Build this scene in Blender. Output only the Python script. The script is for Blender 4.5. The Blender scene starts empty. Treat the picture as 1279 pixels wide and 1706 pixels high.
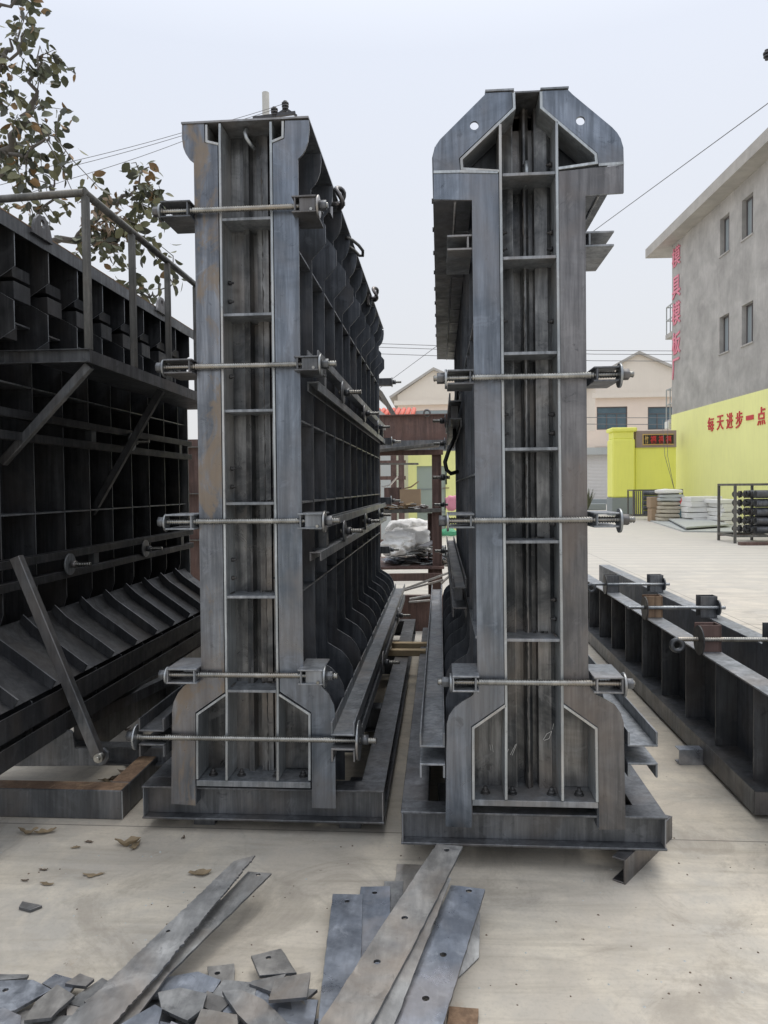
import bpy, bmesh, math, random
from mathutils import Vector, Matrix
from mathutils.geometry import tessellate_polygon, delaunay_2d_cdt
from mathutils import noise as mnoise
random.seed(7)
R = math.radians
SC = bpy.context.scene
COL = SC.collection

# ------------------------------------------------------------------ camera
F = 1232.0; CX, CY = 639.5, 853.0; CAMZ = 1.55
YAW, PITCH, ROLL = math.atan(93.4/F), -math.atan(40.0/F), R(0.6)
fw = Vector((-math.sin(YAW)*math.cos(PITCH), math.cos(YAW)*math.cos(PITCH), math.sin(PITCH)))
r0 = Vector((math.cos(YAW), math.sin(YAW), 0)); u0 = r0.cross(fw)
RT = math.cos(ROLL)*r0 - math.sin(ROLL)*u0
UP = math.sin(ROLL)*r0 + math.cos(ROLL)*u0
CAM = Vector((0, 0, CAMZ))
cd = bpy.data.cameras.new('camera'); cam = bpy.data.objects.new('camera', cd); COL.objects.link(cam)
cd.sensor_fit = 'VERTICAL'; cd.sensor_height = 36; cd.lens = 36*F/1706.0; cd.clip_start = .05; cd.clip_end = 2000
M = Matrix((RT, UP, -fw)).transposed().to_4x4(); M.translation = CAM
cam.matrix_world = M
SC.camera = cam

# ------------------------------------------------------------------ sky, sun, exposure
SUN_EL, SUN_AZ = R(68), R(35)          # high behind thin cloud, beyond the moulds and to the right
w = bpy.data.worlds.new("World"); SC.world = w; w.use_nodes = True
nt = w.node_tree; nt.nodes.clear()
out = nt.nodes.new('ShaderNodeOutputWorld'); bg = nt.nodes.new('ShaderNodeBackground')
sky = nt.nodes.new('ShaderNodeTexSky'); sky.sky_type = 'NISHITA'; sky.sun_disc = False
sky.sun_elevation = SUN_EL; sky.sun_rotation = SUN_AZ; sky.dust_density = 6; sky.air_density = 1.5
tc = nt.nodes.new('ShaderNodeTexCoord'); sx = nt.nodes.new('ShaderNodeSeparateXYZ')
ramp = nt.nodes.new('ShaderNodeValToRGB')       # overcast luminance: flat and milky low down, brighter towards the zenith
cr = ramp.color_ramp
cr.elements[0].position = 0.0; cr.elements[0].color = (.80, .80, .80, 1)
cr.elements[1].position = 1.0; cr.elements[1].color = (1.6, 1.65, 1.74, 1)
e = cr.elements.new(.22); e.color = (.80, .825, .875, 1)
e = cr.elements.new(.50); e.color = (.80, .85, .96, 1)
sc1 = nt.nodes.new('ShaderNodeVectorMath'); sc1.operation = 'SCALE'; sc1.inputs['Scale'].default_value = 0.07
mx = nt.nodes.new('ShaderNodeMix'); mx.data_type = 'RGBA'; mx.inputs[0].default_value = .88
L = nt.links.new
L(tc.outputs['Generated'], sx.inputs[0]); L(sx.outputs['Z'], ramp.inputs[0])
L(sky.outputs[0], sc1.inputs[0]); L(sc1.outputs[0], mx.inputs[6]); L(ramp.outputs[0], mx.inputs[7])
L(mx.outputs[2], bg.inputs['Color']); bg.inputs['Strength'].default_value = 1.0; L(bg.outputs[0], out.inputs[0])
sd = bpy.data.lights.new('sun', 'SUN'); sd.energy = 1.2; sd.angle = R(30); sd.color = (1, .95, .87)
so = bpy.data.objects.new('sun', sd); COL.objects.link(so)
sdir = Vector((math.sin(SUN_AZ)*math.cos(SUN_EL), math.cos(SUN_AZ)*math.cos(SUN_EL), math.sin(SUN_EL)))
so.rotation_euler = sdir.to_track_quat('Z', 'Y').to_euler()
SC.view_settings.view_transform = 'Standard'; SC.view_settings.look = 'None'
SC.view_settings.exposure = 0.10; SC.view_settings.gamma = 1

# ------------------------------------------------------------------ pixel -> world helpers
def ray(px, py):
    return (fw*F + RT*(px-CX) + UP*(CY-py)).normalized()
def P(px, py, Y):
    d = ray(px, py); return CAM + d*(Y/d.y)
def W(px, py, z=0.0):
    d = ray(px, py); return CAM + d*((z-CAMZ)/d.z)
def PX(px, py, X):
    d = ray(px, py); return CAM + d*(X/d.x)
def xz(px, py, Y):
    p = P(px, py, Y); return (p.x, p.z)

# ------------------------------------------------------------------ materials
def mk(name):
    m = bpy.data.materials.new(name); m.use_nodes = True
    n = m.node_tree.nodes; n.clear()
    o = n.new('ShaderNodeOutputMaterial'); b = n.new('ShaderNodeBsdfPrincipled')
    m.node_tree.links.new(b.outputs[0], o.inputs[0]); return m, m.node_tree, b
def coords(t, scale=(1, 1, 1), seed=True):
    tcn = t.nodes.new('ShaderNodeTexCoord'); mp = t.nodes.new('ShaderNodeMapping')
    mp.inputs['Scale'].default_value = scale
    t.links.new(tcn.outputs['Object'], mp.inputs[0])
    if seed:
        oi = t.nodes.new('ShaderNodeObjectInfo'); ml = t.nodes.new('ShaderNodeMath'); ml.operation = 'MULTIPLY'
        ml.inputs[1].default_value = 31.7
        t.links.new(oi.outputs['Random'], ml.inputs[0]); t.links.new(ml.outputs[0], mp.inputs['Location'])
    return mp.outputs[0]
def noise(t, co, scale, detail=4, rough=.6, dist=0):
    n = t.nodes.new('ShaderNodeTexNoise'); n.inputs['Scale'].default_value = scale
    n.inputs['Detail'].default_value = detail; n.inputs['Roughness'].default_value = rough
    n.inputs['Distortion'].default_value = dist
    t.links.new(co, n.inputs['Vector']); return n.outputs['Fac']
def rampf(t, fac, stops):
    r = t.nodes.new('ShaderNodeValToRGB'); cr = r.color_ramp
    while len(cr.elements) < len(stops): cr.elements.new(.5)
    for el, (p, c) in zip(cr.elements, stops):
        el.position = p; el.color = (*c, 1) if len(c) == 3 else c
    t.links.new(fac, r.inputs[0]); return r.outputs[0]
def mixc(t, fac, a, b, mode='MIX'):
    m = t.nodes.new('ShaderNodeMix'); m.data_type = 'RGBA'; m.blend_type = mode
    for s, v in ((0, fac), (6, a), (7, b)):
        if hasattr(v, 'links'): t.links.new(v, m.inputs[s])
        elif s == 0: m.inputs[0].default_value = v
        else: m.inputs[s].default_value = (*v, 1)
    return m.outputs[2]
def bump(t, b, h, strength=.2, dist=.01):
    n = t.nodes.new('ShaderNodeBump'); n.inputs['Strength'].default_value = strength; n.inputs['Distance'].default_value = dist
    t.links.new(h, n.inputs['Height']); t.links.new(n.outputs[0], b.inputs['Normal'])

def steel(name, dark, light, metal=.65, rough=.42, rust=.0, rustcol=(.22, .12, .06), streak=True):
    """hot-rolled plate: mill-scale blotches, vertical run marks, grinding haze, rust patches"""
    m, t, b = mk(name)
    co = coords(t); c2 = coords(t, (9, 9, .55)) if streak else coords(t, (2.5, 2.5, 2.5))
    c3 = coords(t, (40, 40, 2.2)) if streak else coords(t, (22, 5, 5))
    n1 = noise(t, co, 2.6, 6, .65, .9); n2 = noise(t, c2, 3, 6, .65, .2); n3 = noise(t, co, 17, 6, .72, .6); n4 = noise(t, co, 6.5, 7, .7, 1.2); n5 = noise(t, c3, 2, 3, .6)
    base = rampf(t, n1, [(.36, dark), (.64, light)])
    base = mixc(t, rampf(t, n2, [(.42, (0, 0, 0)), (.62, (.62, .62, .62))]), base, tuple(v*.52 for v in dark))
    base = mixc(t, rampf(t, n5, [(.40, (.28,)*3), (.60, (0,)*3)]), base, tuple(v*.5 for v in dark))
    base = mixc(t, rampf(t, n4, [(.58, (0, 0, 0)), (.63, (.16, .16, .16)), (.75, (.26, .26, .26))]), base, tuple(min(1, v*1.4) for v in light))
    base = mixc(t, rampf(t, n3, [(.60, (0, 0, 0)), (.68, (.55, .55, .55))]), base, tuple(v*.45 for v in dark))
    tint = noise(t, coords(t, (1.3, 1.3, 1)), 1.8, 4, .6, .5)
    base = mixc(t, rampf(t, tint, [(.50, (0, 0, 0)), (.66, (.5, .5, .5))]), base, tuple(a*c for a, c in zip(light, (.82, .70, .60))))
    mval = None
    if rust > 0:
        rn = noise(t, coords(t, (1.4, 1.4, .6)), 4.5, 8, .72, .9)
        rm = rampf(t, rn, [(.72-rust*.3, (0, 0, 0)), (.80-rust*.3, (.75, .75, .75)), (.92-rust*.3, (.9, .9, .9))])
        base = mixc(t, rm, base, rustcol)
        mm = t.nodes.new('ShaderNodeMath'); mm.operation = 'MULTIPLY_ADD'; mm.inputs[1].default_value = -metal*.9; mm.inputs[2].default_value = metal
        t.links.new(rm, mm.inputs[0]); t.links.new(mm.outputs[0], b.inputs['Metallic'])
    else:
        b.inputs['Metallic'].default_value = metal
    t.links.new(base, b.inputs['Base Color'])
    rr = rampf(t, n4, [(.3, (rough-.13,)*3), (.7, (rough+.18,)*3)])
    t.links.new(rr, b.inputs['Roughness'])
    bump(t, b, n3, .14, .004)
    return m
def plain(name, col, rough=.7, var=.12, scale=6, metal=0., bmp=.1, streaks=0.):
    m, t, b = mk(name); co = coords(t)
    n = noise(t, co, scale, 6, .65, .3)
    base = rampf(t, n, [(.25, tuple(c*(1-var) for c in col)), (.75, tuple(min(1, c*(1+var)) for c in col))])
    if streaks:
        s = noise(t, coords(t, (9, 9, .8)), 1.2, 5, .6)
        base = mixc(t, rampf(t, s, [(.45, (0, 0, 0)), (.8, (streaks,)*3)]), base, tuple(c*.55 for c in col))
    t.links.new(base, b.inputs['Base Color']); b.inputs['Roughness'].default_value = rough; b.inputs['Metallic'].default_value = metal
    if bmp: bump(t, b, n, bmp, .01)
    return m

MS = {}
MS['steel'] = steel('mill_scale_steel', (.155, .18, .215), (.29, .325, .38), metal=.85, rough=.36)
MS['steelr'] = steel('mill_scale_steel_stained', (.16, .175, .20), (.295, .315, .35), metal=.85, rough=.36, rust=.72, rustcol=(.215, .165, .115))
MS['brownsteel'] = steel('brown_tinged_steel', (.15, .15, .157), (.265, .26, .265), metal=.85, rough=.38, rust=.30, rustcol=(.16, .11, .09))
MS['dark'] = steel('dark_rolled_steel', (.115, .122, .132), (.225, .235, .25), metal=.65, rough=.42)
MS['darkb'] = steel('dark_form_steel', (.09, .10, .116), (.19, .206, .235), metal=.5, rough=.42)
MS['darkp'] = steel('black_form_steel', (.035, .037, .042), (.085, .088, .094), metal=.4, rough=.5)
MS['cut'] = steel('cut_steel_edge', (.40, .43, .45), (.62, .66, .68), metal=.7, rough=.4)
MS['cutd'] = steel('dull_cut_edge', (.24, .26, .28), (.40, .42, .45), metal=.6, rough=.45)
MS['web'] = steel('recess_plate_steel', (.055, .06, .066), (.36, .362, .36), rust=.12, rustcol=(.22, .17, .13), metal=.6, rough=.34)
MS['zinc'] = steel('zinc_plated_steel', (.28, .278, .262), (.52, .515, .48), metal=.9, rough=.28, streak=False)
MS['bright'] = steel('bright_washer_steel', (.28, .30, .32), (.50, .52, .53), metal=.8, rough=.34, streak=False)
MS['bolt'] = steel('black_bolt_steel', (.05, .05, .052), (.11, .11, .11), metal=.5, rough=.5, streak=False)
MS['weld'] = steel('weld_bead', (.07, .07, .07), (.22, .21, .20), metal=.5, rough=.5, streak=False)
MS['rusty'] = steel('rusty_steel', (.20, .12, .075), (.36, .25, .16), metal=.1, rough=.75, rust=.5, rustcol=(.40, .28, .17))
MS['redbrown'] = steel('red_oxide_steel', (.12, .075, .065), (.19, .12, .105), metal=.15, rough=.6)
MS['strip'] = steel('flat_bar_steel', (.36, .40, .47), (.62, .66, .73), metal=.75, rough=.34, streak=False)
MS['strip_warm'] = steel('flat_bar_steel_warm', (.36, .35, .34), (.62, .60, .56), metal=.65, rough=.40, rust=.25, rustcol=(.27, .22, .17), streak=False)
MS['strip_dull'] = steel('flat_bar_steel_dull', (.32, .325, .33), (.58, .585, .58), metal=.65, rough=.42, streak=False)
MS['pipe'] = steel('painted_pipe', (.10, .10, .095), (.21, .205, .19), metal=.3, rough=.5, rust=.3, rustcol=(.22, .13, .07))
MS['rubber'] = plain('black_rubber', (.02, .02, .021), .55)
MS['chalk'] = plain('chalk', (.62, .61, .58), .95)
MS['render'] = plain('grey_cement_render', (.43, .415, .395), .9, .30, .9, bmp=.1, streaks=.28)
MS['eave'] = plain('eave_concrete', (.44, .42, .39), .9, .18, 1.2)
MS['yellow'] = plain('yellow_wall_paint', (.95, .95, .40), .7, .05, .5, streaks=.16)
MS['yellow2'] = plain('yellow_gate_paint', (.93, .93, .22), .65, .05, .5, streaks=.10)
MS['red'] = plain('red_letter_paint', (.62, .04, .05), .5, .08)
MS['pink'] = plain('sun_faded_red_letter', (.80, .26, .34), .5, .1)
MS['cream'] = plain('cream_stucco', (.78, .71, .62), .9, .05, .4, streaks=.08)
MS['creampink'] = plain('pale_pink_tile', (.80, .68, .58), .8, .06, .6)
MS['glass'] = plain('dark_window_glass', (.10, .15, .18), .12, .2, .4, bmp=0)
MS['glass2'] = plain('pale_window_glass', (.30, .34, .36), .15, .1, .4, bmp=0)
MS['winframe'] = plain('window_frame_grey', (.12, .11, .11), .5)
MS['white'] = plain('white_board', (.78, .77, .74), .8, .06, 2)
MS['shutter'] = plain('white_roller_shutter', (.70, .68, .66), .55, .04)
MS['greybase'] = plain('grey_plinth_paint', (.26, .29, .30), .8, .06, .6)
MS['tileband'] = plain('grey_purple_coping', (.33, .26, .27), .7, .12, 2)
MS['black'] = plain('black_sign_board', (.03, .026, .024), .4)
MS['gold'] = plain('gold_sign_trim', (.62, .42, .16), .5)
MS['redtile'] = plain('red_roof_tile', (.62, .13, .08), .6, .18, 3)
MS['greyroof'] = plain('blue_grey_roof_sheet', (.30, .36, .38), .5, .08, 1)
MS['doorgrey'] = plain('grey_green_door', (.36, .42, .38), .5, .06, 1)
MS['bag'] = plain('white_woven_sack', (.90, .89, .86), .85, .14, 9, bmp=.5)
MS['card'] = plain('brown_cardboard', (.36, .26, .17), .85, .12, 3)
MS['timber'] = plain('pale_timber', (.58, .45, .28), .75, .2, 8)
MS['leafA'] = plain('leaf_grey_green', (.095, .105, .06), .6, .35, 9)
MS['leafB'] = plain('leaf_olive', (.15, .15, .075), .6, .35, 9)
MS['leafC'] = plain('leaf_yellow_brown', (.24, .15, .07), .65, .35, 9)
MS['leafD'] = plain('leaf_dark', (.055, .06, .045), .6, .3, 9)
MS['bark'] = plain('grey_bark', (.12, .11, .10), .9, .3, 8, bmp=.5)
MS['deadleaf'] = plain('dead_leaf', (.24, .185, .115), .8, .4, 20)
MS['deadleaf2'] = plain('dead_leaf_dark', (.12, .09, .065), .8, .4, 20)
MS['deadstraw'] = plain('dry_leaf_bundle', (.30, .23, .17), .85, .3, 9)
MS['pole'] = plain('pole_concrete', (.40, .39, .36), .9, .1, 2)
MS['ceramic'] = plain('dark_insulator', (.05, .05, .055), .35)
MS['wire'] = plain('dark_cable', (.16, .16, .17), .6)
MS['green'] = plain('green_plastic', (.10, .42, .22), .5)
MS['pinkbag'] = plain('pink_plastic', (.70, .28, .36), .6)
MS['purple'] = plain('teal_cover', (.10, .16, .18), .7)
MS['kraft'] = plain('kraft_bag_stack', (.50, .45, .36), .85, .2, 5, bmp=.4)
MS['sheetgrey'] = plain('pale_grey_sheet', (.44, .46, .45), .55, .08, 1)

# ------------------------------------------------------------------ mesh builder
def orig(o):
    v = Vector((0, 0, 0))
    while o is not None:
        v += o.location; o = o.parent
    return v
def inside(p, lp):
    c = False; n = len(lp)
    for i in range(n):
        (x0, y0), (x1, y1) = lp[i][:2], lp[i-1][:2]
        if (y0 > p[1]) != (y1 > p[1]) and p[0] < (x1-x0)*(p[1]-y0)/(y1-y0)+x0: c = not c
    return c
def cdt(loops):
    vs = [Vector((p[0], p[1])) for lp in loops for p in lp]; es = []; o = 0
    for lp in loops:
        k = len(lp); es += [(o+i, o+(i+1) % k) for i in range(k)]; o += k
    r_ = delaunay_2d_cdt(vs, es, [], 0, 1e-7); ov, of, src = r_[0], r_[2], r_[3]
    out_ = []
    for f in of:
        c = sum((ov[i] for i in f), Vector((0, 0)))/3
        if inside(c, loops[0]) and not any(inside(c, h) for h in loops[1:]): out_.append(tuple(src[i][0] for i in f))
    return out_
class MB:
    def __init__(s): s.v = []; s.f = []; s.m = []; s.sm = []
    def add(s, vs, fs, mi=0, smooth=False):
        b = len(s.v); s.v += [Vector(p) for p in vs]
        for f in fs: s.f.append([b+i for i in f]); s.m.append(mi); s.sm.append(smooth)
        return s
    def box(s, a, b, mi=0):
        x0, x1 = sorted((a[0], b[0])); y0, y1 = sorted((a[1], b[1])); z0, z1 = sorted((a[2], b[2]))
        vs = [(x0,y0,z0),(x1,y0,z0),(x1,y1,z0),(x0,y1,z0),(x0,y0,z1),(x1,y0,z1),(x1,y1,z1),(x0,y1,z1)]
        return s.add(vs, [(0,3,2,1),(4,5,6,7),(0,1,5,4),(1,2,6,5),(2,3,7,6),(3,0,4,7)], mi)
    def bar(s, p, q, w_, h_, up=Vector((0,0,1)), mi=0):      # rectangular bar p->q
        p = Vector(p); q = Vector(q); d = (q-p).normalized()
        if abs(d.dot(up)) > .98: up = Vector((1, 0, 0))
        a = d.cross(up).normalized(); c = a.cross(d)
        vs = [pt + a*sx_*w_/2 + c*sz*h_/2 for pt in (p, q) for sx_, sz in ((-1,-1),(1,-1),(1,1),(-1,1))]
        return s.add(vs, [(0,3,2,1),(4,5,6,7),(0,1,5,4),(1,2,6,5),(2,3,7,6),(3,0,4,7)], mi)
    def tube(s, pts, r, n=8, mi=0, cap=True):
        pts = [Vector(p) for p in pts]; rs = r if isinstance(r, (list, tuple)) else [r]*len(pts)
        vs = []; fs = []; pa = None
        for i, p in enumerate(pts):
            d = (pts[min(i+1, len(pts)-1)] - pts[max(i-1, 0)]).normalized()
            if pa is None: pa = d.orthogonal().normalized()
            a = (pa - d*pa.dot(d)); a = a.normalized() if a.length > 1e-6 else d.orthogonal().normalized(); pa = a
            c = d.cross(a)
            for k in range(n):
                t = 2*math.pi*k/n; vs.append(p + (a*math.cos(t) + c*math.sin(t))*rs[i])
        for i in range(len(pts)-1):
            for k in range(n):
                fs.append((i*n+k, i*n+(k+1) % n, (i+1)*n+(k+1) % n, (i+1)*n+k))
        s.add(vs, fs, mi, True)
        if cap:
            b = len(s.v)-len(vs)
            s.f.append([b+k for k in reversed(range(n))]); s.m.append(mi); s.sm.append(False)
            s.f.append([b+(len(pts)-1)*n+k for k in range(n)]); s.m.append(mi); s.sm.append(False)
        return s
    def prism(s, poly, fn, t, holes=(), mi=0, mside=None):
        """poly: 2D points; fn(u,v,w) -> 3D; thickness from w=0 to w=t; holes: lists of 2D points"""
        mside = mi if mside is None else mside
        holes = [h for h in holes if all(inside(q, list(poly)) for q in h)]
        loops = [list(poly)] + [list(h) for h in holes]
        flat = [p for lp in loops for p in lp]
        if holes: tris = cdt(loops)
        else: tris = tessellate_polygon([[Vector((p[0], p[1], 0)) for p in lp] for lp in loops])
        n = len(flat)
        vs = [fn(p[0], p[1], 0) for p in flat] + [fn(p[0], p[1], t) for p in flat]
        if holes:
            caps = [tuple(tr) for tr in tris]
        else:
            caps = [tuple(range(n))] if n <= 4 else [tuple(tr) for tr in tris]
        s.add(vs, caps, mi); b = len(s.v)-len(vs)
        for c in caps: s.f.append([b+n+i for i in reversed(c)]); s.m.append(mi); s.sm.append(False)
        o = 0
        for lp in loops:
            k = len(lp)
            for i in range(k):
                j = (i+1) % k
                s.f.append([b+o+i, b+o+j, b+n+o+j, b+n+o+i]); s.m.append(mside); s.sm.append(False)
            o += k
        return s
    def build(s, name, mat, parent=None, bevel=0, merge=False):
        me = bpy.data.meshes.new(name)
        og = orig(parent) if parent is not None else Vector((0, 0, 0))
        me.from_pydata([tuple(p-og) for p in s.v], [], s.f)
        for mm in (mat if isinstance(mat, (list, tuple)) else [mat]): me.materials.append(MS[mm] if isinstance(mm, str) else mm)
        for p, mi, sm in zip(me.polygons, s.m, s.sm): p.material_index = mi; p.use_smooth = sm
        bm = bmesh.new(); bm.from_mesh(me)
        if merge: bmesh.ops.remove_doubles(bm, verts=bm.verts, dist=1e-5)
        bmesh.ops.recalc_face_normals(bm, faces=bm.faces); bm.to_mesh(me); bm.free()
        o = bpy.data.objects.new(name, me); COL.objects.link(o)
        if parent is not None: o.parent = parent
        if bevel:
            bv = o.modifiers.new('bevel', 'BEVEL'); bv.width = bevel; bv.segments = 1; bv.limit_method = 'ANGLE'
        return o
def tag(o, label, cat, group=None, kind='thing'):
    o['label'] = label; o['category'] = cat
    if group: o['group'] = group
    if kind: o['kind'] = kind
    return o
def struct(o, kind='structure'):
    o['kind'] = kind; return o
def thing(name, loc, label, cat, group=None):
    o = bpy.data.objects.new(name, None); o.empty_display_size = .1
    COL.objects.link(o); o.location = loc; tag(o, label, cat, group); return o
def rebase(o):
    """move a single-mesh thing's origin to the bottom centre of its geometry"""
    vs = o.data.vertices; n = len(vs)
    c = Vector((sum(v.co.x for v in vs)/n, sum(v.co.y for v in vs)/n, min(v.co.z for v in vs)))
    for v in vs: v.co -= c
    o.location = o.location + c; return o
def copypart(o, parent, dv):
    c = o.copy(); COL.objects.link(c); c.parent = parent; c.location = o.location + Vector(dv); return c
def copy_tree(o, parent=None):
    c = o.copy(); COL.objects.link(c); c.parent = parent
    for ch in list(o.children): copy_tree(ch, c)
    return c
def XZ(Y):
    return lambda u, v, w_: (u, Y+w_, v)
def disc(mb, c, axis, r, t, n=20, mi=0):
    c = Vector(c); a = Vector(axis).normalized()
    mb.tube([c - a*t/2, c + a*t/2], r, n, mi)
    return mb
def circle(cx, cy, r, n=14):
    return [(cx + r*math.cos(2*math.pi*k/n), cy + r*math.sin(2*math.pi*k/n)) for k in range(n)]
def offset_strip(pts, t):
    """closed polygon of width t around an open 2D polyline, mitred"""
    n = len(pts); Ls = []; Rs = []
    for i in range(n):
        d1 = Vector(pts[i]) - Vector(pts[i-1]) if i else Vector(pts[1]) - Vector(pts[0])
        d2 = Vector(pts[i+1]) - Vector(pts[i]) if i < n-1 else d1
        d1.normalize(); d2.normalize()
        n1 = Vector((-d1.y, d1.x)); n2 = Vector((-d2.y, d2.x)); m = (n1+n2)
        m = m/max(.3, m.dot(n1)) if m.length > 1e-6 else n1
        p = Vector(pts[i]); Ls.append(p + m*t/2); Rs.append(p - m*t/2)
    return [tuple(p) for p in Ls] + [tuple(p) for p in reversed(Rs)]
def strip(mb, pts, t, y0, y1, mi=0):
    return mb.prism(offset_strip(pts, t), XZ(y0), y1-y0, mi=mi)
def rod_mesh(mb, a, b, r=.0132, pitch=.0098, n=10):
    a = Vector(a); b = Vector(b); d = b-a; k = max(2, int(d.length/pitch))
    pts = []; rs = []
    for i in range(k):
        for f_, q in ((0, .74), (.38, 1.0), (.58, 1.0)):
            pts.append(a + d*((i+f_)/k)); rs.append(r*q)
    pts.append(b); rs.append(r*.84)
    mb.tube(pts, rs, n); return mb
def hexnut(mb, c, axis, r, t, hole=False):
    disc(mb, c, axis, r, t, 6); return mb
def channel_x(mb, poly_fn, prof, y0, y1, mi=0):
    pass

# ================================================================== SETTING
def ground():
    m, t, b = mk('concrete_yard')
    co = coords(t, seed=False)
    big = noise(t, co, .35, 5, .6, .4); mid = noise(t, co, 2.3, 6, .65, .5); fine = noise(t, co, 60, 4, .7)
    trow = noise(t, coords(t, (.7, 5.5, 1), seed=False), 1.6, 6, .65, 1.2)
    base = rampf(t, big, [(.36, (.42, .385, .33)), (.62, (.57, .51, .425))])
    patch = noise(t, co, .75, 7, .68, 1.0)
    base = mixc(t, rampf(t, patch, [(.42, (.75,)*3), (.56, (0,)*3)]), base, (.41, .39, .35))
    base = mixc(t, rampf(t, mid, [(.45, (0,)*3), (.66, (.65,)*3)]), base, (.68, .615, .50))
    base = mixc(t, rampf(t, trow, [(.48, (0,)*3), (.70, (.6,)*3)]), base, (.34, .305, .25))
    stain = noise(t, co, 1.5, 9, .75, 1.1)
    base = mixc(t, rampf(t, stain, [(.52, (0,)*3), (.60, (.42,)*3), (.72, (.7,)*3)]), base, (.27, .24, .20))
    rusts = noise(t, coords(t, (1, 1, 1), seed=False), 3.7, 8, .72, .6)
    base = mixc(t, rampf(t, rusts, [(.64, (0,)*3), (.74, (.45,)*3)]), base, (.36, .25, .15))
    base = mixc(t, rampf(t, fine, [(.36, (.22,)*3), (.5, (0,)*3)]), base, (.30, .275, .235))
    speck = noise(t, co, 23, 3, .5)
    base = mixc(t, rampf(t, speck, [(.735, (0,)*3), (.76, (.5,)*3)]), base, (.17, .15, .125))
    vor = t.nodes.new('ShaderNodeTexVoronoi'); vor.feature = 'DISTANCE_TO_EDGE'; vor.inputs['Scale'].default_value = .33
    dn = t.nodes.new('ShaderNodeTexNoise'); dn.inputs['Scale'].default_value = 1.7; dn.inputs['Detail'].default_value = 6
    t.links.new(co, dn.inputs['Vector']); va = t.nodes.new('ShaderNodeVectorMath'); va.operation = 'MULTIPLY_ADD'; va.inputs[1].default_value = (.7, .7, 0)
    t.links.new(dn.outputs['Color'], va.inputs[0]); t.links.new(co, va.inputs[2]); t.links.new(va.outputs[0], vor.inputs['Vector'])
    base = mixc(t, rampf(t, vor.outputs['Distance'], [(.0, (.16,)*3), (.006, (0,)*3)]), base, (.2, .18, .15))
    sep = t.nodes.new('ShaderNodeSeparateXYZ'); t.links.new(co, sep.inputs[0])
    def mth(op, a, b_=None):
        n = t.nodes.new('ShaderNodeMath'); n.operation = op
        for i, v in enumerate((a, b_)):
            if v is None: continue
            if hasattr(v, 'links'): t.links.new(v, n.inputs[i])
            else: n.inputs[i].default_value = v
        return n.outputs[0]
    # paler paving farther into the yard, with curved tyre marks
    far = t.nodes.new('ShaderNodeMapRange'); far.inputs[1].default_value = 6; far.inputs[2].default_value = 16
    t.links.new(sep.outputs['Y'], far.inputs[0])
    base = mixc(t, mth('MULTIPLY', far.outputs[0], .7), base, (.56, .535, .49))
    wv = t.nodes.new('ShaderNodeTexWave'); wv.wave_type = 'RINGS'; wv.inputs['Scale'].default_value = .55
    wv.inputs['Distortion'].default_value = 3.5; wv.inputs['Detail'].default_value = 4; wv.inputs['Detail Scale'].default_value = .5
    mp = t.nodes.new('ShaderNodeMapping'); mp.inputs['Location'].default_value = (-30, 14, 0); t.links.new(co, mp.inputs[0]); t.links.new(mp.outputs[0], wv.inputs[0])
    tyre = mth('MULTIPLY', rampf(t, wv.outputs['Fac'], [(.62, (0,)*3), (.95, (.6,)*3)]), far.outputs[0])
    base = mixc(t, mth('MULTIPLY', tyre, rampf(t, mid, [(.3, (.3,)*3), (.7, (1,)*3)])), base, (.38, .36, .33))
    # saw-cut joints across the slab
    def joint(v, at, wd):
        return mth('LESS_THAN', mth('ABSOLUTE', mth('SUBTRACT', v, at)), wd)
    j = mth('MAXIMUM', joint(sep.outputs['Y'], 3.27, .004), joint(sep.outputs['Y'], 8.4, .006))
    j = mth('MAXIMUM', j, joint(sep.outputs['Y'], 13.5, .008)); j = mth('MAXIMUM', j, joint(sep.outputs['X'], 3.4, .006))
    base = mixc(t, mth('MULTIPLY', j, .7), base, (.12, .11, .10))
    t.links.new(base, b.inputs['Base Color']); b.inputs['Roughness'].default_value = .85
    bump(t, b, fine, .10, .005)
    me = bpy.data.meshes.new('ground'); s = 500
    me.from_pydata([(-s, -60, 0), (s, -60, 0), (s, 900, 0), (-s, 900, 0)], [], [(0, 1, 2, 3)]); me.materials.append(m)
    o = bpy.data.objects.new('ground', me); COL.objects.link(o); struct(o)
ground()

# ================================================================== TALL WALL MOULDS
DL, DR = 3.20, 2.94

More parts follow.
